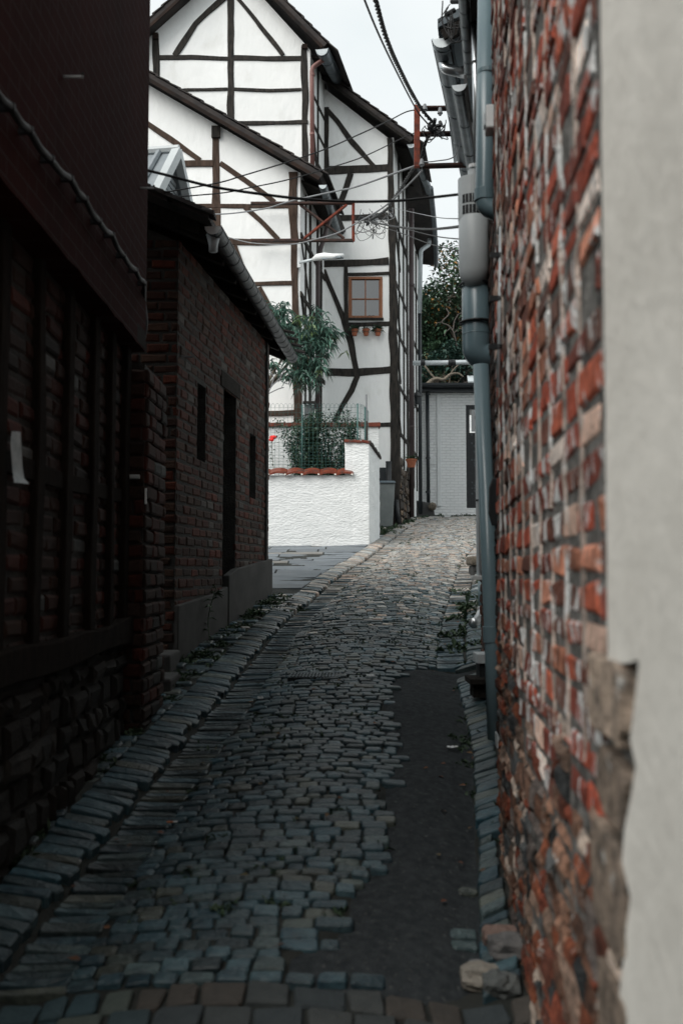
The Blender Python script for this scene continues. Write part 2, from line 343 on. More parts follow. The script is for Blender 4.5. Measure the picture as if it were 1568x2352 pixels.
def hump(mb, quad, h, c, z_of, inset=.010, drop=.05):
    """one paving stone from 4 plan corners, rounded top"""
    cx = sum(q[0] for q in quad)/4; cy = sum(q[1] for q in quad)/4; o = len(mb.v); r0 = []
    n = 4
    for i in range(n):
        a = V(quad[i]); b = V(quad[(i+1) % n]); pr = V(quad[i-1]); L1 = (b-a).length; L0 = (pr-a).length
        cr_ = R.uniform(.003, .010); r0.append(a+(pr-a)*min(.25, cr_/max(L0, .01))); r0.append(a+(b-a)*min(.25, cr_/max(L1, .01)))
    tx, ty = R.uniform(-.045, .045), R.uniform(-.045, .045)
    def zz(x, y, d): return z_of(x, y)+h+d+(x-cx)*tx+(y-cy)*ty
    m = len(r0); ctr = V((cx, cy))
    for p in r0: mb.v.append((p.x, p.y, zz(p.x, p.y, -drop)))
    for p in r0: mb.v.append((p.x, p.y, zz(p.x, p.y, -inset*.6)))
    for p in r0:
        q = p+(ctr-p)*min(.4, inset*.62/max((ctr-p).length, .01)); mb.v.append((q.x, q.y, zz(q.x, q.y, R.uniform(-.0025, .0015))))
    mb.v.append((cx+R.uniform(-.01, .01), cy+R.uniform(-.008, .008), zz(cx, cy, R.uniform(.0, .003))))
    for k in range(m):
        j = (k+1) % m
        mb.face([o+k, o+j, o+m+j, o+m+k], c); mb.face([o+m+k, o+m+j, o+2*m+j, o+2*m+k], c); mb.face([o+2*m+k, o+2*m+j, o+3*m], c)
# ------------------------------------------------------------------ street surfaces
XCL = [(-2, -1.0), (2.4, -.95), (3.06, -.91), (3.76, -.87), (4.89, -.776), (7.2, -.58), (8.9, -.44), (10, -.24), (12.1, .056), (14.5, .55), (16.5, .88), (20.2, 1.52), (22.9, 2.13), (27.9, 3.2)]
XCR = [(-2, .2), (2.5, .33), (3.26, .45), (5.26, .70), (7.03, .80), (9.08, 1.08), (11.2, 1.43), (13.5, 1.82), (15.5, 2.24), (24, 4.2), (27.9, 5.1)]
def smt(tab, y): return (lerp_t(tab, y-.5)+2*lerp_t(tab, y)+lerp_t(tab, y+.5))/4
def XL(y): return smt(XCL, y)
def XR(y): return smt(XCR, y)
def gz(x, y):
    l, r = XL(y), XR(y); u = (x-l)/(r-l)
    c = .075*(1-(2*u-1)**2) if 0 < u < 1 else min(.05, .25*(-(x-l) if x < l else x-r))
    return zg(y)+c*(1 if y < 26 else .4)+.006*noise.noise(V((x*1.2, y*1.2, 0)))*2
mb = MB(); ys = [-80, -40, -10, -2, 0, 1, 2]+[3+i*1.0 for i in range(26)]+[30, 35, 45, 80, 160]; xs = [-90, -40, -15, -8, -4, -2, 0, 2, 4, 8, 15, 40, 90]
for y in ys:
    for x in xs: mb.v.append((x, y, zg(y)-.16))
for j in range(len(ys)-1):
    for i in range(len(xs)-1): mb.face([j*len(xs)+i, j*len(xs)+i+1, (j+1)*len(xs)+i+1, (j+1)*len(xs)+i])
struct(mb.build('ground', M_bed))
# asphalt patch outline from the ground
tar = [gnd(*p) for p in [(925, 1552), (1000, 1540), (1078, 1552), (1076, 1600), (1083, 1720), (1080, 1900), (1084, 2080), (1078, 2220), (1050, 2285), (900, 2302), (700, 2300), (650, 2285), (700, 2240), (790, 2200), (812, 2120), (850, 2040), (885, 1960), (892, 1880), (905, 1800), (900, 1730), (905, 1660), (890, 1620), (905, 1585)]]
tar = [(p.x, p.y) for p in tar]
def inside(x, y, poly):
    c = False; n = len(poly)
    for i in range(n):
        (x1, y1), (x2, y2) = poly[i], poly[i-1]
        if (y1 > y) != (y2 > y) and x < (x2-x1)*(y-y1)/(y2-y1)+x1: c = not c
    return c
def in_tar(x, y, e=0): return inside(x, y, tar)
mb = MB(); ny, nx = 520, 90
for j in range(ny+1):
    y = -2+j*30.6/ny
    for i in range(nx+1):
        x = XL(y)-1.6+(XR(y)-XL(y)+3.2)*i/nx
        mb.v.append((x, y, gz(x, y)-.015+.009*noise.noise(V((x*5, y*5, 1)))+.006*noise.noise(V((x*19, y*19, 1)))-(.05 if 2.6 < y < 7.2 and in_tar(x, y) else 0)))
for j in range(ny):
    for i in range(nx): a = j*(nx+1)+i; mb.face([a, a+1, a+nx+2, a+nx+1])
struct(mb.build('road_bed', M_bed, smooth=True))
mb = MB(); g = .035; y0, y1, x0, x1 = 2.6, 7.1, -.3, 1.15; idx = {}
def tv(i, j):
    if (i, j) not in idx:
        x, y = x0+i*g, y0+j*g; e = sum(in_tar(x+a*.07, y+b*.07) for a in (-1, 0, 1) for b in (-1, 0, 1))/9
        idx[(i, j)] = mb.vert((x+.3*g*noise.noise(V((x*9, y*9, 0))), y, gz(x, y)-.03+.029*e+.012*noise.noise(V((x*3, y*3, 5)))))
    return idx[(i, j)]
for i in range(int((x1-x0)/g)):
    for j in range(int((y1-y0)/g)):
        x, y = x0+i*g, y0+j*g
        if any(in_tar(x+a*.06, y+b*.06) for a in (-1, 0, 1) for b in (-1, 0, 1)): mb.face([tv(i, j), tv(i+1, j), tv(i+1, j+1), tv(i, j+1)])
struct(mb.build('asphalt_patch', M_asph, smooth=True))
SP = [(c[0]*.68, c[1]*.98, c[2]*1.02) for c in [(.060, .076, .086)]*6+[(.048, .066, .078)]*4+[(.075, .078, .078)]*3+[(.09, .080, .070)]+[(.11, .088, .072)]+[(.038, .068, .085)]+[(.042, .05, .055)]*3]  # setts darkened and tinted teal to paint in the alley's shade
SPW = [(.30, .29, .27), (.33, .29, .25), (.27, .28, .27), (.36, .34, .31), (.35, .27, .22), (.24, .27, .28), (.22, .21, .19)]   # paler setts of the upper street, its daylight put into their colour
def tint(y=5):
    c = R.choice(SPW if R.random() < max(0, min(1, (y-8.0)/5)) else SP); k = R.uniform(.55, 1.45); return tuple(v*k for v in c)  # blends from shaded to lit sett colours up the street
mb = MB(); y = 2.79; row = 0
XLi = lambda y: XL(y)+.13
while y < 27.9:
    sy = .058+R.uniform(-.010, .014); x = XLi(y)+R.uniform(-.04, .02); xe = XR(y)-(.12 if y > 6.9 else .0)
    while x < xe-.03:
        w = R.uniform(.070, .125); xa, xb = x, min(x+w, xe+.03); x += w
        bow = lambda X: .10*((X-XL(y))/(XR(y)-XL(y))-.5)**2*4*.6
        xc = (xa+xb)/2; yc = y+bow(xc)
        if in_tar(xc+.10*noise.noise(V((xc*6, yc*6, 2))), yc+.02+.10*noise.noise(V((xc*6, yc*6, 8)))): continue
        gp = R.uniform(.002, .006); gq = R.uniform(.0015, .005); j = lambda: R.uniform(-.005, .005)
        q = [(xa+gp+j(), y+bow(xa)+gq+j()), (xb-gp+j(), y+bow(xb)+gq+j()), (xb-gp+j(), y+sy+bow(xb)-gq+j()), (xa+gp+j(), y+sy+bow(xa)-gq+j())]
        if R.random() < .02: continue
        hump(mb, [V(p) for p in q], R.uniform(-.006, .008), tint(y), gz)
    y += sy; row += 1
struct(mb.build('cobbled_road', M_set))
def strip(name, fx, wid, dlen, h, yr, wj=.02, rot=0, wallx=None, pal=None):
    mb = MB(); y = yr[0]
    while y < yr[1]:
        sy = dlen*R.uniform(.75, 1.3); gp = .006; x0 = fx(y); x1 = x0+wid+R.uniform(-wj, wj)
        if wallx: x1 = min(x1, wallx(y)) if wid > 0 else x1
        a, b = min(x0, x1), max(x0, x1)
        if b-a > .04 and not (a > 0 and in_tar((a+b)/2, y)):
            dx = (fx(y+.3)-fx(y))/.3; j = lambda: R.uniform(-.008, .008); sk = rot*(b-a)
            q = [V((a+gp+j(), y+j()+gp)), V((b-gp+j(), y+sk+j()+gp)), V((b-gp+dx*sy+j(), y+sk+sy-gp+j())), V((a+gp+dx*sy+j(), y+sy-gp+j()))]
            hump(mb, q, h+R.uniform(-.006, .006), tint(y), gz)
        y += sy
    return struct(mb.build(name, M_set))
strip('left_gutter', lambda y: XL(y)-.10, .22, .055, -.001, (2.8, 27.5), .008)
strip('left_kerb', lambda y: XL(y)-.33, .215, .072, .022, (2.8, 27), .02, -.15)
strip('right_gutter', lambda y: XR(y)-.11, .22, .075, .0, (7.0, 27.5), .01)
wallR = lambda y: (.30+.0885*y-.02) if y < 3.9 else (.72+.1065*(y-3.9)-.02 if y < 7.2 else 1.14+.146*(y-7.2))
strip('right_kerb', lambda y: XR(y)+.12 if y > 7 else XR(y)+.02, .24, .085, .018, (2.8, 27), .02, .25, wallR)
# rough margins between kerbs and walls
def margin(name, fa, fb, yr, s=.13):
    mb = MB(); y = yr[0]
    while y < yr[1]:
        a, b = fa(y), fb(y); x = a; sy = s*R.uniform(.6, 1.0)
        while x < b-.05:
            w = s*R.uniform(.8, 1.6)
            if R.random() > .12:
                j = lambda: R.uniform(-.014, .014)
                q = [V((x+.008+j(), y+.008+j())), V((min(x+w, b)-.008+j(), y+.008+j())), V((min(x+w, b)-.008+j(), y+sy-.008+j())), V((x+.008+j(), y+sy-.008+j()))]
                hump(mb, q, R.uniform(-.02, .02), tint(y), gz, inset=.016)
            x += w
        y += sy
    return struct(mb.build(name, M_set))
wallL = lambda y: -1.27 if y < 5.3 else (-1.14 if y < 5.9 else (-1.62 if y < 7.1 else -1.26+.1294*(y-7.1)))
margin('left_margin', wallL, lambda y: XL(y)-.34, (2.8, 10.6))
margin('right_margin', lambda y: XR(y)+.27, wallR, (4.3, 9.5), .10)
margin('upper_margin', lambda y: XL(y)-.75, lambda y: XL(y)-.34, (16.9, 27.2), .14)
margin('right_upper_margin', lambda y: XR(y)+.37, lambda y: XR(y)+.8, (9.5, 26), .14)
# wide stones of the threshold at the alley mouth
mb = MB()
for r_ in range(4):
    x = -1.3
    while x < .52:
        big = x > -.45 and r_ > 0; w = R.uniform(.09, .16) if big else R.uniform(.08, .14); b_ = min(x+w, .56); ya = 2.36+r_*.105; j = lambda: R.uniform(-.008, .008)
        if b_-x > .04:
            q = [V((x+.006+j(), ya+.004+j())), V((b_-.006+j(), ya+.004+j())), V((b_-.006+j(), ya+.10+j())), V((x+.006+j(), ya+.10+j()))]
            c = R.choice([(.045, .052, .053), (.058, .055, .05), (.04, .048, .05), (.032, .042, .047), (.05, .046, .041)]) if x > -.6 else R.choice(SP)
            hump(mb, q, R.uniform(-.004, .008), c, gz, inset=.011)
        x += w
y = -.5
while y < 2.30:
    x = -2.5
    while x < .45:
        w = R.uniform(.12, .22); q = [V((x+.007, y+.007)), V((x+w-.007, y+.007)), V((x+w-.007, y+.12)), V((x+.007, y+.12))]
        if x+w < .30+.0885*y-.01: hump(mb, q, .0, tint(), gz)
        x += w
    y += .127
struct(mb.build('threshold_paving', M_gran))
# flagged forecourt
mb = MB(); y = 9.3
while y < 16.3:
    sy = R.choice([.28, .34, .4]); x = XL(y+sy/2)-.36
    while x > -9:
        w = R.uniform(.45, 1.0); xa = x-w
        if y > 10.62 or xa > -.0:
            k = R.uniform(.8, 1.2); c = (.145*k, .165*k, .18*k)
            if R.random() < .1: c = (.2, .19, .17)
            dx = (XL(y+sy)-XL(y)) if x > XL(y+sy/2)-.4 else 0
            q = [V((xa+.012, y+.01)), V((x-.012-dx/2, y+.01)), V((x-.012+dx/2, y+sy-.01)), V((xa+.012, y+sy-.01))]
            if xa+.02 < x-.03-abs(dx)/2: hump(mb, q, .012, c, lambda X, Y: zg(Y)+.03, inset=.008)
        x = xa
    y += sy
struct(mb.build('flagstone_forecourt', M_flag))
mb = MB(); P_ = [(-9.2, 10.55), (XL(10.55)-.33, 10.55)]+[(XL(10.6+i*.3)-.33, 10.6+i*.3) for i in range(1, 20)]+[(-9.2, 16.3)]
o = [mb.vert((x, y, zg(y)+.022)) for x, y in P_]; mb.face(o)
struct(mb.build('forecourt_bed', mat('pale_jointing', (.22, .21, .19), (.30, .28, .25), rough=.95, bump=.6)))
# ------------------------------------------------------------------ right: brick and rubble house near the camera
PR = Pl((.30+.0885*3.85, 3.85), (.30+.0885*(-.6), -.6))
h1 = thing('brick_house', 'tall red brick wall with rubble stone foot and cream render on its near end', 'house', (.6, 3.8, .4))
def uR(Y): return (3.85-Y)/PR.T.y*-1 if 0 else (3.85-Y)/abs(PR.T.y)
uE = uR(1.60)
BP = [(.25, .060, .036)]*5+[(.15, .046, .034)]*4+[(.31, .092, .055)]*3+[(.10, .046, .035)]*3+[(.25, .12, .08)]*2+[(.40, .20, .14)]+[(.10, .06, .05)]+[(.66, .66, .63)]+[(.5, .4, .34)]
ztr = lambda u: 1.22+.10*math.sin(u*4)+.06*math.sin(u*11+1)-.10*(u-1)
mb = MB(); hole_backing(mb, PR, 0, PR.L, lambda u: -.2, lambda u: 9, [], thick=.5); mb.build('wall', M_mortn, h1)
mb = MB(); bricks(mb, PR, .0, uE+.06, ztr, lambda u: 9, .0765, .21, BP, joint=.018, proud=.005, stagger=.0, jit=.009, seed=3, lj=.07, miss=.07, hj=.16, blunt=.007)
for k in range(1, 12):
    for (sa, sb) in ((0, 1),):
        n = 150; o = len(mb.v)
        for i in range(n+1):
            z = 1.25+i*.05; w = .008+.008*noise.noise(V((k*5, z*3, 0))); uc = k*.212-.02+.012*noise.noise(V((k*3, z*1.5, 7))); pr_ = .006+.007*noise.noise(V((k, z*9, 3)))
            mb.v += [tuple(PR.p(uc-w-.004, z, -.01)), tuple(PR.p(uc-w, z, pr_)), tuple(PR.p(uc+w, z, pr_)), tuple(PR.p(uc+w+.004, z, -.01))]
        for i in range(n):
            if noise.noise(V((k*9, i*.3, 1))) > -.25 and k*.212 < uE:
                for j in range(3): q = o+i*4+j; mb.face([q, q+1, q+5, q+4], (.30, .29, .27))
mb.build('brickwork', M_brkr, h1)
RP = [(.20, .12, .085), (.16, .10, .075), (.10, .09, .085), (.06, .07, .075), (.26, .19, .15), (.19, .065, .035), (.03, .035, .038), (.13, .095, .075), (.36, .32, .28), (.10, .055, .038), (.17, .05, .03), (.12, .045, .03)]
mb = MB(); bricks(mb, PR, .0, uR(1.32), lambda u: -.1, ztr, .056, .11, RP, joint=.016, proud=.012, stagger=.4, jit=.013, seed=5, lj=.65, miss=.12, hj=.4, blunt=.012)
mb.build('rubble_masonry', M_brkd, h1)
# quoins of sandstone beside the render
mb = MB(); zq = .55; rr = random.Random(4)
for (za, zb_, ea, eb) in [(.62, .80, 1.30, 1.55), (.83, 1.0, 1.34, 1.58), (1.02, 1.20, 1.34, 1.62), (1.22, 1.33, 1.33, 1.55), (1.345, 1.475, 1.325, 1.585)]:
    a, b = uR(eb), uR(ea); n = 16; pts = []
    for k in range(n):
        t = 2*math.pi*(k+.5)/n; sx = math.copysign(abs(math.cos(t))**.3, math.cos(t)); sz = math.copysign(abs(math.sin(t))**.3, math.sin(t))
        pts.append(((a+b)/2+(b-a)/2*sx*rr.uniform(.78, 1.05), (za+zb_)/2+(zb_-za)/2*sz*rr.uniform(.80, 1.0)))
    k = rr.uniform(.6, 1.25); PR.slab(mb, pts, -.02, .022+rr.uniform(0, .012), (.27*k, .23*k, .19*k))
mb.build('quoin_stones', M_brkd, h1, bevel=.004)
# render coat with its broken edge
edge = [(1380, -60), (1384, 400), (1390, 800), (1394, 1200), (1398, 1522), (1440, 1524), (1470, 1516), (1466, 1560), (1456, 1640), (1448, 1700), (1462, 1760), (1452, 1830), (1436, 1900), (1430, 1980), (1450, 2060), (1440, 2130), (1434, 2200), (1425, 2290), (1395, 2352), (1370, 2420)]
pts = [PR.hit(x, y, .02) for x, y in edge]; pts = [(pts[0][0], 9)]+pts+[(pts[-1][0]-.1, -.1)]
fine = []
for a, b in zip(pts, pts[1:]):
    k = max(1, int((V(b)-V(a)).length/.03))
    for i in range(k): t = i/k; p = V(a).lerp(V(b), t); fine.append((p.x+.006*noise.noise(V((p.y*20, p.x*20, 0))), p.y))
mb = MB(); PR.slab(mb, fine+[(PR.L, -.1), (PR.L, 9)], -.01, .022); mb.build('cream_render', M_plas, h1)
mb = MB(); mb.hexa([PR.p(-.3, 8.9, .35), PR.p(PR.L, 8.9, .35), PR.p(PR.L, 11.5, -3.5), PR.p(-.3, 11.5, -3.5), PR.p(-.3, 9.08, .35), PR.p(PR.L, 9.08, .35), PR.p(PR.L, 11.68, -3.5), PR.p(-.3, 11.68, -3.5)])
mb.build('roof', M_roof, h1)
mb = MB(); Pe = Pl((4.6, 3.85), (.30+.0885*3.85, 3.85)); Pe.slab(mb, [(0, 0), (Pe.L-.51, 0), (Pe.L-.51, 9), (0, 11)], -.25, 0); mb.build('end_wall', M_mortd, h1)
# fixed things on that wall
t = thing('wall_box', 'small white junction box high on the near brick wall beside the grey pipe', 'box', PR.p(.05, 2.9, 0))
b0 = at(1149, 270, 3.78); u, z = .05, b0.z
mb = MB(); PR.slab(mb, [(.0, z-.05), (.09, z-.05), (.09, z+.05), (.0, z+.05)], .0, .035); mb.build('housing', M_wht, t, bevel=.006)
mb = MB(); PR.slab(mb, [(.02, z-.03), (.07, z-.03), (.07, z+.03), (.02, z+.03)], .036, .042); mb.build('cover', M_zend, t, bevel=.003)
# ------------------------------------------------------------------ right: second house
P2 = Pl((1.07, 7.2), (.72, 3.87))
h2 = thing('brick_house', 'dark narrow brick house behind the grey pipes on the alley', 'house', (.9, 5.5, .7))
mb = MB(); hole_backing(mb, P2, 0, P2.L, lambda u: .2, lambda u: 5.3, [], thick=.3); mb.build('wall', M_mortd, h2)
DB = [(.06, .028, .02), (.05, .03, .024), (.045, .035, .03), (.035, .028, .025), (.09, .035, .02)]
mb = MB(); bricks(mb, P2, 0, P2.L, lambda u: .3, lambda u: 5.3, .08, .21, DB, seed=8); mb.build('brickwork', M_brk, h2)
gA = V((.70, 5.35, 5.07)); gB = V((.945, 7.0, 5.07))
g2 = gutter('gutter', at(1061, -60, 5.4), at(1077, 170, 6.9), .034, h2, seams=.2)
mb = MB(); q0, q1 = at(1070, -60, 5.4), at(1084, 170, 6.9); mb.hexa([q0, q0+V((.9, 0, 0)), q1+V((.9, 0, 0)), q1, q0+V((0, 0, .05)), q0+V((.9, 0, .7)), q1+V((.9, 0, .7)), q1+V((0, 0, .05))]); mb.build('roof', M_roof, h2)
# ------------------------------------------------------------------ right: third house with zinc eave
P3 = Pl((2.29, 15), (1.16, 7.25))
h3 = thing('plastered_house', 'pale plastered house with long zinc gutter beyond the pipes', 'house', (1.5, 10, 1.2))
mb = MB(); hole_backing(mb, P3, 0, P3.L, lambda u: .8, lambda u: 5.9, [], thick=.3); mb.build('wall', M_white, h3)
Pf = Pl((1.17, 7.26), (4.2, 7.26)); mb = MB(); Pf.slab(mb, [(0, .6), (3, .6), (3, 7.4), (.05, 5.9), (0, 5.9)], -.2, 0); mb.build('end_wall', M_white, h3)
ga0, ga1 = at(1016, 88, 7.2), at(1080, 415, 9.55)
gutter('gutter', ga0, ga1, .082, h3)
mb = MB(); q0, q1 = at(1031, 96, 7.2), at(1086, 415, 9.55); d_ = V((.34, 0, .0))
for k in range(3):
    a = q0+d_*(k/3)+V((.005, 0, .0)); b = q0+d_*((k+1)/3)-V((.004, 0, 0)); e = q1+d_*((k+1)/3); f = q1+d_*(k/3)
    mb.hexa([a, b, e, f]+[p+V((0, 0, .02)) for p in (a, b, e, f)])
mb.build('soffit', M_shtr, h3)
mb = MB(); a = q0+V((-.10, -.08, .07)); mb.hexa([a, a+V((1.6, 0, .85)), a+V((1.6+.5, 2.7, .85)), a+V((.42, 2.45, 0))]+[p+V((0, 0, .07)) for p in (a, a+V((1.6, 0, .85)), a+V((2.1, 2.7, .85)), a+V((.42, 2.45, 0)))]); mb.build('roof', M_zinc, h3)
mb = MB(); mb.bar(q0+V((-.06, -.05, .03)), q0+V((.9, -.05, .5)), .03, .09); mb.bar(q0+V((-.0, -.06, .0)), q0+V((.7, -.06, .38)), .05, .03); mb.build('verge_board', M_oldw, h3)
mb = MB(); mb.bar(q0+V((.0, .0, -.01)), q1+V((.0, 0, -.01)), .03, .05); mb.build('fascia', M_tout, h3)
# silver outlet pipe from the gutter
t = thing('outlet_pipe', 'short shiny silver outlet pipe bending from zinc gutter to wall', 'pipe', at(1015, 160, 7.4))
mb = MB(); mb.tube(arcpts([at(1011, 118, 7.5), at(1018, 140, 7.45), at(1020, 158, 7.4), at(1068, 168, 7.35)], .14, 8), .042, 14); mb.build('bend', M_zincl, t, smooth=True)
mb = MB(); mb.tube([at(1064, 167, 7.35), at(1074, 160, 7.35)], .05, 12); mb.build('collar', M_blk, t)
# lower zinc gutter nearer the camera
t = thing('zinc_gutter', 'lower dark zinc half-round gutter with pale end beside the pipes', 'gutter', at(1053, 205, 6.6))
gutter('channel', at(1054, 195, 6.6), at(1090, 412, 8.2), .052, t)
mb = MB(); mb.bar(at(1068, 196, 6.6)+V((.0, 0, .02)), at(1098, 412, 8.2)+V((.0, 0, .02)), .02, .12); mb.build('fascia', M_blk, t)
# ------------------------------------------------------------------ pipes
def pipe(name, label, pts, r, m, z0=None, collars=(), clips=(), n=20, group=None, smooth=True, rr=.12):
    t = thing(name, label, 'pipe', pts[-1], group); mb = MB(); mb.tube(arcpts(pts, rr, 8), r, n); mb.build('pipe_body', m, t, smooth=smooth)
    for (p, q, k) in collars: mb = MB(); mb.tube([p, q], k, n); mb.build('collar', m, t, smooth=False, bevel=.002)
    for (p, k, h, dx) in clips:
        mb = MB(); mb.tube([p-V((0, 0, h/2)), p+V((0, 0, h/2))], k, n); mb.bar(p, p+V((dx, .0, 0)), .012, .02); mb.build('clamp', M_blk if m is not M_pvc else M_pvc, t)
    return t
a = at(1119, -80, 4.6); b = at(1112, 480, 4.6)
pipe('downpipe', 'thick blue-grey downpipe from the top of the picture to an elbow into the brick wall', [a, b, b+V((.13, -.02, -.028)), b+V((.2, -.03, -.03))], .0485, M_pvc,
     collars=[(V((b.x, b.y, b.z+.10)), V((b.x, b.y, b.z+.04)), .0525), (b+V((.05, 0, -.015)), b+V((.075, -.005, -.02)), .054)], clips=[(at(1117.5, 168, 4.6), .053, .02, .16)], rr=.11)
a = at(1093, 405, 5.6); c = at(1096, 815, 5.6); c.x = .817; a.x = .817
tp = pipe('flue_pipe', 'fat light grey flue pipe hanging on black straps with an elbow at its foot', [V((.817, 5.6, at(1093, 500, 5.6).z)), V((.817, 5.6, c.z)), c+V((.12, 0, -.02)), c+V((.26, 0, -.02))], .086, M_pvc, n=28,
     collars=[(V((.817, 5.6, at(1, 560, 5.6).z)), V((.817, 5.6, at(1, 556, 5.6).z)), .0875), (V((.817, 5.6, at(1, 770, 5.6).z)), V((.817, 5.6, at(1, 767, 5.6).z)), .0875)], rr=.1)
mb = MB(); z1 = at(1, 618, 5.5).z; z2 = at(1, 495, 5.5).z
prof = [(z1-.10, .03), (z1-.085, .055), (z1-.05, .078), (z1, .0905), (z2-.005, .0915), (z2, .088)]
mb.tube([V((.80, 5.55, z)) for z, r in prof], [r for z, r in prof], 28); mb.build('cowl', M_pvcl, tp, smooth=True)
mb = MB(); z3 = at(1, 405, 5.5).z; mb.tube([V((.79, 5.55, z2-.01)), V((.79, 5.55, z3))], .0835, 28); mb.build('vent_head', M_pvcl, tp, smooth=False)
for i in range(6):
    for j in range(2):
        th = -math.pi/2-.75+i*.26; zc = at(1, 458 if j == 0 else 483, 5.5).z; p = V((.79+.0838*math.cos(th), 5.55+.0838*math.sin(th), zc))
        mb = MB(); tn = V((-math.sin(th), math.cos(th), 0)); nn = V((math.cos(th), math.sin(th), 0)); w, hh = .0085, .026
        mb.hexa([p-tn*w-nn*.01-V((0, 0, hh)), p+tn*w-nn*.01-V((0, 0, hh)), p+tn*w+nn*.002-V((0, 0, hh)), p-tn*w+nn*.002-V((0, 0, hh)), p-tn*w-nn*.01+V((0, 0, hh)), p+tn*w-nn*.01+V((0, 0, hh)), p+tn*w+nn*.002+V((0, 0, hh)), p-tn*w+nn*.002+V((0, 0, hh))])
        mb.build('vent_slot', M_blk, tp)
for y_ in (655, 742):
    mb = MB(); zc = at(1, y_, 5.6).z; mb.tube([V((.817+.096*math.cos(k*math.pi/12), 5.6+.096*math.sin(k*math.pi/12), zc-.03*math.sin(k*math.pi/12+math.pi)*0-.012*(1-math.cos(k*math.pi/12))*0) ) for k in range(25)], .008, 6); mb.bar(V((.86, 5.62, zc)), V((.98, 5.66, zc+.02)), .02, .02); mb.build('strap', M_blk, tp)
t = thing('vent_cap', 'small grey plastic cap on the tip of the flue pipe', 'cap', V((.80, 5.5, z3)))
mb = MB(); p = V((at(1081, 390, 5.6).x, 5.5, z3)); mb.tube([p, p+V((0, 0, .035))], .033, 16); mb.tube([p+V((0, 0, .035)), p+V((0, 0, .05))], .02, 16); mb.build('cap_body', M_pvcl, t)
mb = MB(); mb.tube([p+V((0, 0, .05)), p+V((0, 0, .07))], .030, 16); mb.build('lid', M_wht, t)
# lower downpipe
x = .812; zt_ = at(1, 838, 5.2).z; zb_ = zg(5.2)+.03
tp = pipe('downpipe', 'long blue-grey downpipe standing on the cobbles below the flue elbow', [V((x-.03, 5.2, zt_)), V((x+.02, 5.2, 1.2)), V((x+.03, 5.2, zb_))], .044, M_pvc,
     collars=[(V((x+.012, 5.2, at(1, 1438, 5.2).z)), V((x+.016, 5.2, at(1, 1475, 5.2).z)), .0475)], rr=.02)
mb = MB(); mb.box((x+.02, 5.08, zg(5.1)+.0), (x+.10, 5.16, zg(5.1)+.10)); mb.build('foot_block', M_pvcl, tp, bevel=.004)
# pale pipe behind
p0, p1 = at(1089, 22, 6.05), at(1094, 374, 6.05); p1.x = p0.x+.01
pipe('drainpipe', 'bright silver drainpipe just left of the thick blue-grey downpipe, high up', [p0, p1], .024, M_zincl, clips=[(p0.lerp(p1, .35), .028, .012, .03), (p0.lerp(p1, .09), .028, .012, .03)])
q0, q1 = at(1094, 846, 6.6), at(1096, 1322, 6.6); q1.x = q0.x
tt = pipe('drainpipe', 'slim pale square-looking drainpipe running down beside the lower downpipe', [q0, q1], .016, M_zend, n=6, smooth=False, clips=[(q0.lerp(q1, .24), .021, .012, .03), (q0.lerp(q1, .64), .021, .012, .03)])
mb = MB(); mb.box((q1.x-.05, q1.y-.03, q1.z-.03), (q1.x+.03, q1.y+.03, q1.z)); mb.build('foot_block', M_wht, tt, bevel=.004)
tt = thing('downspout', 'curved silver downspout shoe pouring out over the right kerb', 'downspout', gnd(1098, 1440))
s0 = at(1103, 1335, 7.6)
mb = MB(); mb.tube(arcpts([s0, at(1104, 1400, 7.6)], .03), .022, 12); mb.build('pipe_body', M_pvc, tt, smooth=True)
mb = MB(); pp = sway([at(1104, 1395, 7.6), at(1102, 1408, 7.58), at(1096, 1423, 7.5), at(1086, 1432, 7.4)], 5); mb.tube(pp, [.028]*6+[.029+.0012*i for i in range(len(pp)-6)], 14); mb.build('shoe', M_zincl, tt, smooth=True)
# thin conduits and plates on the second wall
c0, c1 = at(1150, 520, 3.5), at(1144, 890, 3.5)
tt = pipe('conduit', 'thin pale blue metal conduit clipped between flue pipe and brick wall', [c0, c1], .0075, M_zend, n=8, clips=[(c0.lerp(c1, t_), .013, .015, -.04) for t_ in (.18, .45, .75)])
tt = thing('iron_wall_anchor', 'black iron wall tie bar standing out beside the grey downpipe', 'wall anchor', at(1130, 1150, 4.3))
mb = MB(); P5 = Pl((0, 4.2), (1, 4.2)); pts = [at(1131, 1098, 4.2), at(1123, 1120, 4.2), at(1122, 1180, 4.2), at(1130, 1207, 4.2), at(1143, 1207, 4.2), at(1143, 1098, 4.2)]
P5.slab(mb, [(p.x, p.z) for p in pts], -.02, .0); mb.build('anchor_bar', M_blk, tt, bevel=.004)
mb = MB(); mb.tube([at(1138, 1150, 4.2), at(1150, 1150, 4.3)], .012, 8); mb.build('bolt', M_rust, tt)
tt = thing('meter_box', 'small pale grey box on dark wooden blocks at the foot of the right wall', 'box', gnd(1100, 1560))
mb = MB(); b = at(1102, 1512, 6.0); mb.box((b.x-.025, 5.95, b.z-.03), (b.x+.14, 6.15, b.z+.03)); mb.build('housing', M_pvcl, tt, bevel=.004)
mb = MB(); mb.box((b.x-.01, 5.97, b.z-.14), (b.x+.13, 6.12, b.z-.03)); mb.build('bracket', M_blk, tt)
tt = thing('timber_sill', 'dark wooden cellar sill sticking out low from the right wall', 'sill', gnd(1095, 1600))
mb = MB(); b = at(1076, 1558, 5.9); mb.box((b.x, 5.85, b.z-.035), (b.x+.2, 6.1, b.z+.0)); mb.build('board', M_oldw, tt, bevel=.004)
mb = MB(); mb.box((b.x+.03, 5.9, b.z-.12), (b.x+.2, 6.08, b.z-.035)); mb.build('block', M_oldw, tt)
tt = thing('stone_block', 'squat dark stone block against the right wall in the lit upper street', 'stone', gnd(1088, 1340))
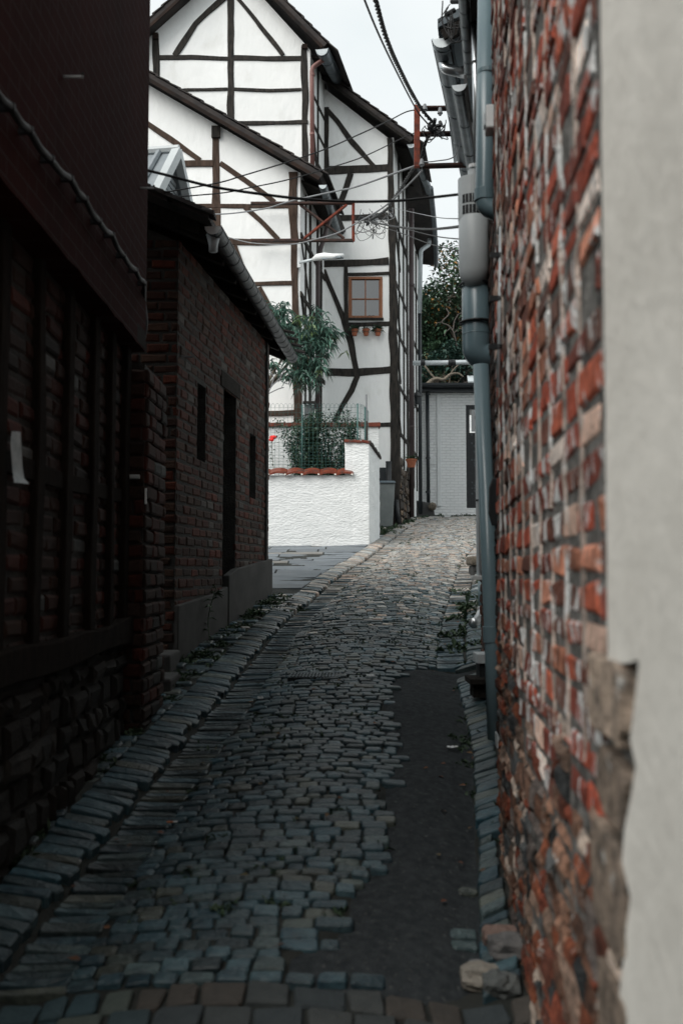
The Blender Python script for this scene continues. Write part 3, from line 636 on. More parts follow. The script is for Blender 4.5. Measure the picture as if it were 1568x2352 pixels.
mb = MB(); b = at(1082, 1288, 12.3); mb.box((b.x, 12.2, zg(12.3)-.05), (b.x+.4, 12.6, b.z-.06)); mb.build('block', M_conc, tt, bevel=.03)
mb = MB(); mb.box((b.x-.03, 12.16, b.z-.06), (b.x+.42, 12.64, b.z+.06)); mb.build('cap', M_bark, tt, bevel=.03)
# ------------------------------------------------------------------ left: half-timbered building with red painted upper floor
LB = thing('half_timbered_building', 'very dark brick and timber building with red painted upper storey at the left edge', 'building', (-1.3, 4, .5))
PL = Pl((-1.245, 1.9), (-1.235, 5.3))
DK = [(v[0]*1.1, v[1]*.75, v[2]*.65) for v in [(0, 0, 0)] if 0]+[(c[0]*1.1, c[1]*.7, c[2]*.6) for c in [(.040, .016, .012), (.03, .018, .014), (.03, .024, .02), (.022, .018, .016), (.055, .02, .013), (.035, .03, .027)]]
DKW = DK*4+[(.09, .10, .10), (.02, .018, .017)]
mb = MB(); hole_backing(mb, PL, 0, PL.L, lambda u: .1, lambda u: 2.95, [], thick=.3); mb.build('wall', M_mortd, LB)
mb = MB(); bricks(mb, PL, 0, PL.L, lambda u: 1.28+.08*math.sin(u*5), lambda u: 2.9, .084, .2, DKW, seed=12, joint=.02, jit=.006); mb.build('brickwork', M_brk, LB)
mb = MB(); bricks(mb, PL, 0, PL.L, lambda u: .2, lambda u: 1.26, .11, .17, [(.018, .018, .017), (.012, .011, .010), (.026, .024, .022), (.015, .012, .010)], seed=14, joint=.02, proud=.035, jit=.018, hj=.3, lj=.5, blunt=.025); mb.build('rubble_plinth', M_brk, LB)
for uu in (.2, .6, .95, 1.42, 1.82, 2.22, 2.65, 3.0, 3.32):
    beam(PL, [(uu, 1.28), (uu+R.uniform(-.03, .03), 2.1), (uu, 2.88)], .09, M_odark, LB, proud=.028, wob=.35, pix=False, name='timber_post')
beam(PL, [(0, 1.27), (1.7, 1.25), (3.4, 1.28)], .13, M_odark, LB, proud=.05, wob=.3, pix=False, name='sill_beam')
beam(PL, [(0, 2.02), (1.7, 2.0), (3.4, 2.02)], .07, M_odark, LB, proud=.024, wob=.3, pix=False, name='rail')
PU = Pl((-1.078, 1.9), (-1.123, 5.3)); zU = at(569/1.7417, 1400/1.7417, 5.3).z
mb = MB(); n = 40; bot = [(PU.L*i/n, zU-.01+.015*noise.noise(V((i*.5, 0, 0)))) for i in range(n+1)]
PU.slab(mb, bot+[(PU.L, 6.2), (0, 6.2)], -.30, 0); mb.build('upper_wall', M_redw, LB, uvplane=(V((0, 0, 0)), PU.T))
PE = Pl((-1.123-.001, 5.3), (-5.2, 5.3)); mb = MB(); PE.slab(mb, [(.0, zU), (4, zU), (4, 6.2), (0, 6.2)], -.25, -.003); mb.build('rear_wall', M_redw, LB, uvplane=(V((0, 0, 0)), PE.T))
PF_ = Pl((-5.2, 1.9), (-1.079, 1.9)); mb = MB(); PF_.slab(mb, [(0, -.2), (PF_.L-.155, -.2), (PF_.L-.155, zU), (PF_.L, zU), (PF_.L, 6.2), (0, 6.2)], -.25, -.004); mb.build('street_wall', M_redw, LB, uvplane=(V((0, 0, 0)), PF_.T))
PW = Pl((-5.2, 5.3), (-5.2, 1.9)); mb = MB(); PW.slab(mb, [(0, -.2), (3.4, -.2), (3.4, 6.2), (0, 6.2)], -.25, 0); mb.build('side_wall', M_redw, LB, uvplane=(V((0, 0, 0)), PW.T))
mb = MB(); mb.box((-1.24, 1.95, zU-.0), (-1.12, 5.28, zU+.10)); mb.box((-5, 2.0, zU+.02), (-1.4, 5.2, zU+.1)); mb.build('jetty_beam', M_oldw, LB)
mb = MB(); x0, x1 = -5.5, -.93
mb.hexa([(x0, 1.6, 6.2), (x1, 1.6, 6.2), (x1, 5.55, 6.2), (x0, 5.55, 6.2), (-3.2, 1.6, 8.2), (-3.15, 1.6, 8.2), (-3.15, 5.55, 8.2), (-3.2, 5.55, 8.2)]); mb.build('roof', M_roof, LB)
# the brick pier closing that building
mb = MB(); xp = at(566/1.7417, 1690, 5.32).x
PP1 = Pl((-1.26, 5.32), (xp, 5.32)); PP2 = Pl((xp, 5.32), (xp+.01, 5.88)); ztp = 2.80
mb2 = MB(); mb2.box((-1.9, 5.335, .4), (xp-.012, 5.87, ztp)); pier = mb2.build('pier', M_mortd, LB)
mb = MB()
bricks(mb, PP1, 0, PP1.L, lambda u: .5, lambda u: ztp, .084, .19, DK, seed=21, stagger=.5, joint=.014)
bricks(mb, PP2, 0, PP2.L, lambda u: .5, lambda u: ztp, .084, .19, DKW, seed=22, joint=.014); mb.build('brickwork', M_brk, pier)
# cable along the red wall
t = thing('clipped_cable', 'sagging dark cable held by clips along the red painted wall', 'cable', PU.p(2, 3.6))
CP = [(0, 247), (44, 300), (94, 366), (141, 411), (176, 458), (209, 508), (240, 540), (267, 587), (296, 621), (316, 651)]
cps = [PU.p(*PU.hit(x, y), .035) for x, y in CP]; c2 = [cps[0]+(cps[0]-cps[1])]+cps
full = []
for a, b in zip(c2, c2[1:]): full += [a, (a+b)/2-V((0, 0, .010))]
tail = [at(331, 698, 5.33), at(335, 742, 5.33), at(328, 790, 5.33)]
mb = MB(); mb.tube(sway(full+[c2[-1]]+tail, 4), .013, 8); mb.build('cable', M_cab, t, smooth=True)
for p in c2[1:]: mb = MB(); mb.box(p-V((.037, .008, .014)), p+V((.015, .008, .015))); mb.build('clip', M_blk, t, bevel=.004)
for (lab, px) in (('short grey metal peg sticking out of the red wall, high at the left edge', (146, 176, .1)), ('thin metal hook on the corner of the red wall above the shed roof', (322, 432, .0))):
    u, z = PU.hit(px[0], px[1]); t = thing('wall_peg', lab, 'peg', PU.p(u, z)); mb = MB(); p = PU.p(u, z, -.01)
    mb.tube([p, p+V((.09, .0, 0))], .006, 8); mb.build('rod', M_zend, t, smooth=True); mb = MB(); mb.tube([p+V((.085, 0, -.004)), p+V((.088, 0, .016))], .006, 8); mb.build('tip', M_blk, t)
# things on the dark wall
t = thing('hanging_strip', 'torn pale plastic strip hanging on the dark brick wall at the left edge', 'plastic strip', PL.p(*PL.hit(40, 1050)))
mb = MB(); L_ = [(27, 990), (25, 1020), (28, 1060), (30, 1085), (33, 1108)]; R_ = [(48, 992), (50, 1030), (52, 1070), (56, 1098), (68, 1112)]
off = [.055, .06, .06, .065, .085]
for k in range(5):
    for (P__, o_) in ((L_, 0), (R_, .012)): u, z = PL.hit(*P__[k], off[k]+o_); mb.v.append(tuple(PL.p(u, z, off[k]+o_)))
for k in range(5):
    for (P__, o_) in ((L_, .004), (R_, .016)): u, z = PL.hit(*P__[k], off[k]+o_); mb.v.append(tuple(PL.p(u, z, off[k]+o_)))
for k in range(4): a = 2*k; mb.face([a, a+1, a+3, a+2]); mb.face([a+10, a+12, a+13, a+11])
mb.build('sheet', M_paper, t, smooth=True)
mb = MB(); u, z = PL.hit(37, 992, .06); mb.tube([PL.p(u, z, 0), PL.p(u, z, .06)], .005, 6); mb.build('nail', M_rust, t)
u, z = PP1.hit(309, 1096); t = thing('doorbell', 'small grey doorbell plate on the front of the dark brick pier', 'doorbell', PP1.p(u, z))
mb = MB(); PP1.slab(mb, [(u-.035, z-.012), (u+.035, z-.012), (u+.035, z+.012), (u-.035, z+.012)], 0, .03); mb.build('plate', M_pvcl, t, bevel=.003)
mb = MB(); PP1.slab(mb, [(u-.012, z-.007), (u+.03, z-.007), (u+.03, z+.007), (u-.012, z+.007)], .031, .034); mb.build('name_window', M_zend, t)
u, z = PP2.hit(327.5, 1138); t = thing('white_marker', 'thin white vertical strip fixed to the corner of the dark brick pier', 'marker strip', PP1.p(.09, z))
mb = MB(); mb.box((xp+.005, 5.30, z-.045), (xp+.014, 5.315, z+.045)); mb.build('strip', M_wht, t); mb = MB(); mb.tube([V((xp-.01, 5.31, z+.02)), V((xp+.016, 5.31, z+.02))], .003, 6); mb.build('screw', M_blk, t)
t = thing('thin_pipe', 'thin dark vertical pipe in the angle between timber wall and brick pier', 'pipe', (-1.21, 5.27, .7))
mb = MB(); mb.tube([at(278, 800, 5.25), at(279, 1690, 5.25)], .010, 8); mb.build('pipe_body', M_blk, t, smooth=True)
for y_ in (900, 1200, 1500): p = at(279, y_, 5.25); mb = MB(); mb.tube([p-V((0, 0, .008)), p+V((0, 0, .008))], .014, 8); mb.build('clip', M_rust, t)
OB = thing('sky_blocking_house', 'unseen dark brick terrace added behind the viewer to block sky light', 'house', (0, -6, 0))  # unseen house row, added to keep sky light out of the alley
PO = Pl((14, -5.5), (-14, -5.5)); hs = [(1.5+k*3.1, 2.6+k*3.1, .9, 2.4) for k in range(8)]+[(1.5+k*3.1, 2.6+k*3.1, 4.0, 5.6) for k in range(8)]
mb = MB(); hole_backing(mb, PO, 0, PO.L, lambda u: 0, lambda u: 8, hs, thick=.3); mb.build('wall', M_mortd, OB)
for h in hs[:]: mb = MB(); PO.slab(mb, [(h[0], h[2]), (h[1], h[2]), (h[1], h[3]), (h[0], h[3])], -.2, -.15); mb.build('window', M_glass, OB)
mb = MB(); mb.hexa([(-14.2, -5.1, 7.9), (-14.2, -10, 11), (14.2, -10, 11), (14.2, -5.1, 7.9), (-14.2, -5.1, 8.1), (-14.2, -10, 11.2), (14.2, -10, 11.2), (14.2, -5.1, 8.1)]); mb.build('roof', M_roof, OB)
# ------------------------------------------------------------------ brick shed
SH = thing('brick_shed', 'dark brick shed with half-round gutter, slit openings and concrete foot', 'shed', (-1.3, 8, 1))
PS = Pl((-1.26, 7.1), (-.82, 10.5)); PSF = Pl((-5.2, 7.1), (-1.26, 7.1)); PSB = Pl((-.82, 10.5), (-5.2, 10.5))
def rect(pl, x0, y0, x1, y1): a = pl.hit(x0, (y0+y1)/2); b = pl.hit(x1, (y0+y1)/2); return [a[0], b[0], pl.hit((x0+x1)/2, y1)[1], pl.hit((x0+x1)/2, y0)[1]]
s1 = rect(PS, 453, 884, 472, 1066); dr = rect(PS, 512, 900, 541, 1330); s2 = rect(PS, 573, 998, 587, 1146); s3 = rect(PS, 563, 840, 572, 1000)
dr[2] = .9
ze = 4.16; fz = lambda u: ze+(PSF.L-u)*.42
zp = lambda u: 1.60 if u < PS.hit(515, 1320)[0] else 1.60
zp = lambda u: (PS.hit(460, 1378)[1] if u < PS.hit(516, 1320)[0] else PS.hit(565, 1312)[1])
for h in (s1, s2): pass
holes = [s1, dr, s2]
mb = MB(); hole_backing(mb, PS, 0, PS.L, lambda u: .8, lambda u: ze, holes, thick=.22); mb.build('side_wall', M_mort2, SH)
SB = [(c[0]*.8, c[1]*.55, c[2]*.45) for c in [(.058, .024, .016), (.07, .028, .018), (.045, .026, .02), (.05, .036, .028), (.035, .026, .022), (.085, .03, .018), (.06, .045, .036)]]
mb = MB(); bricks(mb, PS, 0, PS.L, zp, lambda u: ze, .082, .20, SB*2+[(.07, .065, .06)], seed=31, holes=holes, joint=.016, proud=.008, lj=.15); mb.build('side_brickwork', M_brk, SH)
mb = MB(); PSF.slab(mb, [(0, .4), (PSF.L-.005, .4), (PSF.L-.005, ze), (0, fz(0))], -.22, 0); mb.build('front_wall', M_mort2, SH)
mb = MB(); bricks(mb, PSF, PSF.L-1.5, PSF.L+.008, lambda u: .7, lambda u: 4.14+max(0, PSF.L-u-.05)*.40, .082, .2, SB, seed=33, joint=.018, proud=.01, lj=.08); mb.build('front_brickwork', M_brk, SH)
mb = MB(); PSB.slab(mb, [(0, .8), (PSB.L, .8), (PSB.L, ze+1.8), (0, ze)], -.22, -.003); mb.build('rear_wall', M_mortd, SH)
mb = MB(); PX = Pl((-5.2, 10.5), (-5.2, 7.1)); PX.slab(mb, [(0, .4), (3.4, .4), (3.4, ze+1.7), (0, ze+1.7)], -.2, 0); mb.build('far_wall', M_mortd, SH)
# recesses: dark backing panels stand for the unlit inside of the slits
mb = MB(); PS.slab(mb, [(s1[0]-.05, s1[2]-.05), (s1[1]+.05, s1[2]-.05), (s1[1]+.05, s1[3]+.05), (s1[0]-.05, s1[3]+.05)], -.26, -.215); mb.build('slit_backing', M_oldw, SH)
mb = MB(); PS.slab(mb, [(s2[0]-.05, s2[2]-.05), (s2[1]+.05, s2[2]-.05), (s2[1]+.05, s2[3]+.05), (s2[0]-.05, s2[3]+.05)], -.26, -.215); mb.build('slit_backing', M_oldw, SH)
mb = MB(); w = dr[1]-dr[0]
for k in range(5): PS.slab(mb, [(dr[0]+w*k/5+.004, dr[2]), (dr[0]+w*(k+1)/5-.004, dr[2]), (dr[0]+w*(k+1)/5-.004, dr[3]-.05), (dr[0]+w*k/5+.004, dr[3]-.05)], -.2, -.17)
door = mb.build('door', M_oldw, SH); mb = MB(); p = PS.p(dr[1]-.08, 2.0, -.16); mb.tube([p, p+V((.04, 0, 0)), p+V((.04, -.06, 0))], .008, 6); mb.build('handle', M_rust, door)
mb = MB(); PS.slab(mb, [(dr[0]-.12, dr[3]), (dr[1]+.12, dr[3]), (dr[1]+.12, dr[3]+.14), (dr[0]-.12, dr[3]+.14)], -.1, .013); mb.build('lintel', M_oldw, SH)
# plinth
us = PS.hit(516, 1320)[0]
mb = MB(); PS.slab(mb, [(0, .6), (us-.002, .6), (us-.002, zp(us-.1)+.10), (us-.5, zp(us-.1)+.04), (0, zp(0)-.02)], -.02, .035); PS.slab(mb, [(us+.002, .6), (PS.L+.03, .6), (PS.L+.03, zp(PS.L)+.14), (us+.3, zp(PS.L)+.02), (us+.002, zp(PS.L)-.04)], -.02, .045)
mb.build('concrete_plinth', M_conc, SH, bevel=.01)
mb = MB(); PSB.slab(mb, [(-.02, .6), (.9, .6), (.9, 1.75), (-.02, 1.75)], -.02, .03); mb.build('rear_plinth', M_conc, SH)
# roof, barge board, rafters, gutter
A0, A1 = at(489, 520, 6.85), at(672, 822, 11.2)
ridge = V((-5.2, 0, 0)); sl = .42
def up_(p, d, dz=0): return V((p.x-d, p.y, p.z+d*sl+dz))
mb = MB(); a, b = A0+V((-.05, -.12, .03)), A1+V((-.05, .0, .03))
for k in range(18):                      # tile courses, thin and ragged
    d0, d1 = k*.27-.03, (k+1)*.27
    q = [up_(a, d0), up_(b, d0), up_(b, d1, -.02), up_(a, d1, -.02)]
    mb.hexa([up_(a, d1, .0), up_(a, d0, .0), up_(b, d0, .0), up_(b, d1, .0), up_(a, d1, .03), up_(a, d0, .045), up_(b, d0, .045), up_(b, d1, .03)])
mb.build('roof', M_roof, SH)
mb = MB(); rr = random.Random(9)
for k in range(60):
    y_ = a.y+k*.055+rr.uniform(-.01, .01); t_ = k/60; q = a.lerp(b, 0)
    d0 = rr.uniform(-.0, .03)+k*.075; p = up_(a, d0); s_ = .09
    mb.hexa([p+V((0, -.03+rr.uniform(-.02, .02), .03)), p+V((s_, -.03, -.005)), p+V((s_, .1, -.005)), p+V((0, .1, .03)), p+V((0, -.03, .06)), p+V((s_, -.03, .03)), p+V((s_, .1, .03)), p+V((0, .1, .06))])
mb.build('verge_tiles', M_roof, SH)
v0, v1 = at(459, 508, 6.93), at(327, 452, 6.93)
v1 = v0+(v1-v0)*3.4
mb = MB(); d_ = V((0, 0, -.10)); mb.hexa([v1+d_, v0+d_, v0+d_+V((0, .04, 0)), v1+d_+V((0, .04, 0)), v1, v0, v0+V((0, .04, 0)), v1+V((0, .04, 0))]); mb.build('barge_board', M_oldw, SH)
for k in range(9):
    t_ = .04+k*.115; p = A0.lerp(A1, t_)+V((-.07, 0, -.0)); mb = MB(); mb.bar(p+V((.02, 0, -.03)), up_(p, .6, -.03), .07, .09); mb.build('rafter', M_oldw, SH)
mb = MB(); q0 = up_(A0+V((0, .1, 0)), .04, -.0); q1 = up_(A1, .04, -.0); q2 = up_(A1, .9, 0); q3 = up_(A0+V((0, .1, 0)), .9, 0); mb.hexa([q0, q1, q2, q3]+[p+V((0, 0, .025)) for p in (q0, q1, q2, q3)]); mb.build('roof_boards', M_oldw, SH)
g = gutter('gutter', A0, A1, .062, SH, seams=.22, mend=M_wht, m=M_zincd)
mb = MB(); p = at(488, 543, 6.9); mb.tube([p+V((0, .05, .03)), p+V((0, .05, -.05)), p+V((0, .05, -.10))], [.055, .035, .034], 14); mb.build('outlet', M_zend, g, smooth=True)
mb = MB()
for k in range(14):
    p = A0.lerp(A1, (k+.5)/14); mb.bar(p+V((.066, 0, .0)), p+V((-.09, 0, .035)), .02, .006)
mb.build('gutter_brackets', M_zend, g)
# broken tiles hanging at far end of eave
for k in range(4):
    mb = MB(); p = A1.lerp(A0, .05+.07*k)+V((.05, 0, .05)); mb.hexa([p, p+V((.13, -.02, -.035)), p+V((.12, .09, -.03)), p+V((0, .1, 0))]+[q+V((0, 0, .012)) for q in (p, p+V((.13, -.02, -.035)), p+V((.12, .09, -.03)), p+V((0, .1, 0)))]); mb.build('slipped_tile', M_roof, SH)

mb = MB(); u, z = PS.hit(360+68, 827+0); p = PS.p(.09, PS.hit(425, 826)[1], 0); mb.tube([p, p+V((.09, .02, 0))], .007, 6); mb.build('iron_hook', M_cabg, SH)
# step at the shed front
t = thing('stone_step', 'low worn stone step in the dark recess before the shed', 'step', (-1.3, 6.4, .8)); mb = MB()
mb.box((-1.75, 6.2, .6), (-1.12, 6.62, zg(6.2)+.13)); mb.build('tread', M_conc, t, bevel=.02); mb = MB(); mb.box((-1.75, 6.62, .6), (-1.2, 7.05, zg(6.6)+.2)); mb.build('riser', M_conc, t, bevel=.02)
# grey metal roofed shed behind
t = thing('metal_roofed_shed', 'pale grey metal roof with ribbed gable siding rising from the brick shed roof', 'shed', (-2.2, 9, 3))
G0, G1, GA = at(322, 474, 8.5), at(424, 520, 9.8), at(385, 361, 9.1)
mb = MB(); mb.v = [tuple(p) for p in (G0, G1, GA, V((G0.x, G0.y, 3.6)), V((G1.x, G1.y, 3.6)))]; bk = V((-.35, .05, 0)); o = 5; mb.v += [tuple(V(p)+bk) for p in mb.v]
mb.face([3, 4, 1, 2, 0]); mb.face([8, 5, 7, 6, 9][::1]); mb.face([1, 4, 9, 6]); mb.face([3, 0, 5, 8]); mb.build('gable_wall', M_siding, t)
mb = MB(); zb0 = 3.5; gn = (G1-G0).cross(V((0, 0, 1))).normalized()
for k in range(60):
    z = G0.z-1.0+k*.06
    if z > GA.z-.12: break
    a = G0.lerp(G1, 0)if z < G0.z else G0.lerp(GA, (z-G0.z)/(GA.z-G0.z)); b = G1 if z < G1.z else G1.lerp(GA, (z-G1.z)/(GA.z-G1.z))
    a = V((a.x, a.y, z))+gn*.015; b = V((b.x, b.y, z))+gn*.015; mb.bar(a.lerp(b, .06), b.lerp(a, .06), .015, .042)
mb.build('siding', M_siding, t)
ex = V((-2.6, .4, 0)); mb = MB(); s_ = V((0, 0, .05))
mb.hexa([G0+gn*.08, GA+gn*.08, GA+ex, G0+ex]+[p+s_ for p in (G0+gn*.08, GA+gn*.08, GA+ex, G0+ex)]); mb.hexa([GA+gn*.08, G1+gn*.08, G1+ex, GA+ex]+[p+s_ for p in (GA+gn*.08, G1+gn*.08, G1+ex, GA+ex)])
for k in range(14):
    w = .14+k*.28; a = G0+gn*.06+ex.normalized()*w+V((0, 0, .06)); b = GA+gn*.06+ex.normalized()*w+V((0, 0, .06)); mb.tube([a.lerp(b, i/12)+V((0, 0, .02*abs(math.sin(i*1.5)))) for i in range(13)], .03, 6)
mb.build('metal_roof', M_siding, t)
mb = MB(); mb.bar(G0+gn*.1, GA+gn*.1+s_, .08, .09); mb.bar(GA+gn*.1+s_, G1+gn*.1, .08, .09); mb.build('barge_trim', M_pvcl, t); mb = MB(); mb.tube([GA+gn*.12+s_*1.5, GA+ex+s_*1.5], .045, 8); mb.build('ridge_cap', M_pvcl, t)
# ------------------------------------------------------------------ timber houses
def tube_poly(mb, pts, dirv, th): pass
# --- tall gable
H1 = thing('timber_framed_house', 'tall white timber-framed gable with pink copper downpipe at its right corner', 'house', (-2, 20, 2.5))
Y1 = 19.6; C1x = at(712, 300, Y1).x; W1 = Pl((-8, Y1), (C1x, Y1)); S1 = Pl((C1x, Y1), (-.33, 21.3))
def H(pl, pts): return [pl.hit(*p) for p in pts]
apx = W1.hit(532, -84); rt = W1.hit(712, 114); lf = (apx[0]-(rt[0]-apx[0])*1.35, W1.hit(200, 0)[1]*0+apx[1]-(apx[1]-rt[1])*1.12)
mb = MB(); W1.slab(mb, [(lf[0], 2), (W1.L-.004, 2), (W1.L-.004, rt[1]), apx, lf], -.25, 0); mb.build('front_wall', M_white, H1)
mb = MB(); S1.slab(mb, [(.0, 2), (S1.L+4, 2), (S1.L+4, rt[1]), (0, rt[1])], -.25, -.002); mb.build('side_wall', M_white, H1)
BR1 = [([(359, 190), (358, 78)], .13), ([(530.5, 275), (530, 140), (530.5, -75)], .135), ([(700, 392), (700, 230), (698, 105)], .13), ([(366, 133), (440, 132), (524, 135)], .095), ([(537, 133), (610, 135), (692, 134)], .10),
       ([(385, 210), (430, 207), (523, 205)], .06), ([(537, 205), (620, 209), (692, 206)], .065), ([(503, 283), (600, 284), (707, 281)], .09), ([(402, 128), (450, 55), (478, 28), (524, -12)], .12), ([(540, -10), (588, 47), (620, 88), (650, 128)], .085), ([(552, 288), (572, 318)], .06)]
for p, w in BR1: beam(W1, p, w, M_tdark, H1, proud=.015)
mb = MB(); W1.slab(mb, [W1.hit(353, 92), W1.hit(353, 78), W1.hit(364, 78), W1.hit(364, 92)], 0, .06); W1.slab(mb, [W1.hit(694, 114), W1.hit(694, 104), W1.hit(706, 104), W1.hit(706, 114)], 0, .06); mb.build('beam_end', M_tout, H1)
for y_ in (205, 272, 345, 410): z = W1.hit(705, y_)[1]; beam(S1, [(0, z), (S1.L+2, z)], .07, M_tdark, H1, pix=False)
for uu in (.7, 1.5): beam(S1, [(uu, 6), (uu, rt[1])], .08, M_tdark, H1, pix=False)
beam(S1, [(.05, 8.2), (.8, 10.4)], .08, M_tdark, H1, pix=False); beam(S1, [(.05, 11.6), (.75, 10.2)], .08, M_tdark, H1, pix=False)
def verge(pl, a, b, parent, back, name='roof', th=.10, over=.32, dirv=None, m=M_roof, tiles=True, barge=M_tout, bw=.045):
    """sloping roof slab from point a to b in plane pl, running back, with barge board and verge tiles"""
    dv = dirv or -pl.n; pa, pb = pl.p(a[0], a[1], over), pl.p(b[0], b[1], over); nrm = (pb-pa).cross(dv).normalized()
    if nrm.z < 0: nrm = -nrm
    mb = MB(); L_ = back+over; q = [pa, pb, pb+dv*L_, pa+dv*L_]; mb.hexa([p+nrm*.02 for p in q]+[p+nrm*(.02+th) for p in q]); o = mb.build(name, m, parent)
    mb = MB(); d = (pb-pa).normalized(); w = nrm*bw; t_ = pl.n*.04
    mb.hexa([pa-w+t_*.2, pb-w+t_*.2, pb-w+t_*1.2, pa-w+t_*1.2, pa+nrm*.015+t_*.2, pb+nrm*.015+t_*.2, pb+nrm*.015+t_*1.2, pa+nrm*.015+t_*1.2]); mb.build('barge_board', barge, parent)
    if tiles:
        mb = MB(); n = int((pb-pa).length/.26); hi, lo = (pa, pb) if pa.z > pb.z else (pb, pa); dd = (lo-hi).normalized(); rr = random.Random(int(abs(pa.z)*100))
        for k in range(n+1):
            p = hi+dd*(k*.26)+nrm*(th+.02+rr.uniform(0, .015)); e = dd*.30+nrm*.0; lift = nrm*.035
            for j in range(int(min(L_, 2.4)/.2)):
                f = p+dv*(j*.2)+pl.n*.03+dv*rr.uniform(0, .015); g_ = dv*.19
                mb.hexa([f, f+e+lift*.6, f+e+lift*.6+g_, f+g_, f+nrm*.02, f+e+lift*.6+nrm*.025, f+e+lift*.6+g_+nrm*.025, f+g_+nrm*.02])
        mb.build('roof_tiles', m, parent)
    return o
r_e = W1.hit(742, 128); l_e = (lf[0]-.5, lf[1]-.5)
verge(W1, apx, r_e, H1, 2.9, dirv=S1.T*1.0, name='roof'); verge(W1, l_e, apx, H1, 6, name='roof')
g0, g1 = at(739, 113, 19.1), at(795, 222, 21.9)
gutter('gutter', g0, g1, .13, H1, seams=.5)
mb = MB(); e0, e1 = g0.lerp(g1, .22)+V((-.12, 0, .03)), g1+V((-.12, 0, .03)); mb.hexa([e0+V((-.65, 0, .12)), e0, e1, e1+V((-.65, 0, .12))]+[p+V((0, 0, .05)) for p in (e0+V((-.65, 0, .12)), e0, e1, e1+V((-.65, 0, .12)))]); mb.build('soffit', M_oldw, H1)
dp = thing('copper_downpipe', 'thin pinkish copper downpipe with crooked top on the tall gable corner', 'downpipe', at(717, 400, 19.4)) if 0 else None
mb = MB(); mb.tube(arcpts([at(749, 126, 19.45), at(745, 136, 19.45), at(716, 155, 19.45), at(717.5, 404, 19.45)], .1), .048, 12); dp = mb.build('downpipe', M_cop, H1, smooth=True)
for y_ in (172, 308): p = at(717, y_, 19.45); mb = MB(); mb.tube([p-V((0, 0, .025)), p+V((0, 0, .025))], .056, 12); mb.build('pipe_clip', M_cop, dp)
# --- lean-to fronted house
H2 = thing('timber_framed_house', 'white timber-framed house with brown beams under a long roof falling to the right', 'house', (-2.5, 18.4, 2.3))
Y2 = 18.2; C2x = at(689, 600, Y2).x; W2 = Pl((-7.5, Y2), (C2x, Y2)); S2 = Pl((C2x+.001, Y2), (-.40, 21.0))
ra, rb = W2.hit(333, 190), W2.hit(735, 424); sl2 = (ra[1]-rb[1])/(rb[0]-ra[0])
zr = lambda u: rb[1]+(rb[0]-u)*sl2
mb = MB(); W2.slab(mb, [(0, 2), (W2.L-.003, 2), (W2.L-.003, zr(W2.L)), (2.6, zr(2.6)), (0, zr(2.6)-1)], -.25, 0); mb.build('front_wall', M_white, H2)
mb = MB(); S2.slab(mb, [(0, 2), (S2.L, 2), (S2.L, rb[1]+.25), (0, rb[1]+.25)], -.25, -.002); mb.build('side_wall', M_white, H2)
BR2 = [([(322, 272), (390, 318), (460, 368)], .10), ([(385, 378), (440, 376), (490, 377)], .125), ([(495, 293), (497, 450), (500, 720)], [.14, .15, .15]), ([(410, 382), (411, 490)], .10), ([(505, 376), (560, 412), (630, 465)], .105), ([(415, 476), (500, 473), (672, 474)], .085),
       ([(563, 476), (600, 510), (640, 550)], .10), ([(505, 556), (590, 556), (668, 554)], [.12, .12, .13]), ([(539, 564), (555, 606)], .08), ([(505, 655), (580, 653), (670, 650)], .085), ([(672, 396), (675, 560), (680, 760), (687, 1100)], [.16, .16, .16, .17]),
       ([(600, 951), (640, 951), (678, 948)], .095), ([(600, 950), (630, 1005), (662, 1062)], .11), ([(560, 1060), (610, 1060), (676, 1058)], .15), ([(595, 660), (640, 740)], .09)]
for p, w in BR2: beam(W2, p, w, M_tbrn, H2, proud=.015)
mb = MB(); u0_, z0_ = W2.hit(489, 318); u1_, z1_ = W2.hit(504, 292); W2.slab(mb, [(u0_-.02, z0_), (u1_+.02, z0_), (u1_+.02, z1_), (u0_-.02, z1_)], 0, .07); mb.build('beam_end', M_tdark, H2)
for uu, w in ((.55, .09), (1.05, .16), (1.9, .10), (2.4, .12)): beam(S2, [(uu, 2.5), (uu, rb[1])], w, M_tdark, H2, pix=False)
for z in (4.6, 5.9, 7.1, 8.3): beam(S2, [(0, z), (S2.L, z)], .09, M_tdark, H2, pix=False)
beam(S2, [(.1, 7.1), (1.0, 5.9)], .09, M_tdark, H2, pix=False); beam(S2, [(.1, 8.2), (1.0, 7.2)], .09, M_tdark, H2, pix=False); beam(S2, [(1.1, 4.6), (2.3, 5.9)], .10, M_tdark, H2, pix=False)
verge(W2, (2.2, zr(2.2)), rb, H2, 3.0, dirv=S2.T, name='roof', over=.28, bw=.05)
g0, g1 = at(741, 425, 17.9), at(775, 532, 20.8); gutter('gutter', g0, g1, .075, H2, seams=.5)
mb = MB(); e0, e1 = g0.lerp(g1, .14)+V((-.1, 0, .03)), g1+V((-.1, 0, .03)); q = (e0+V((-.62, 0, .3)), e0, e1, e1+V((-.62, 0, .3))); mb.hexa([*q]+[p+V((0, 0, .05)) for p in q]); mb.build('soffit', M_oldw, H2)
mb = MB(); mb.tube(arcpts([g0.lerp(g1, .55)+V((0, 0, -.05)), V((S2.p(1.35, 0, .12).x, S2.p(1.35, 0, .12).y, 8.3)), S2.p(1.35, 3.0, .12)], .2), .05, 10); mb.build('downpipe', M_brnp, H2, smooth=True)
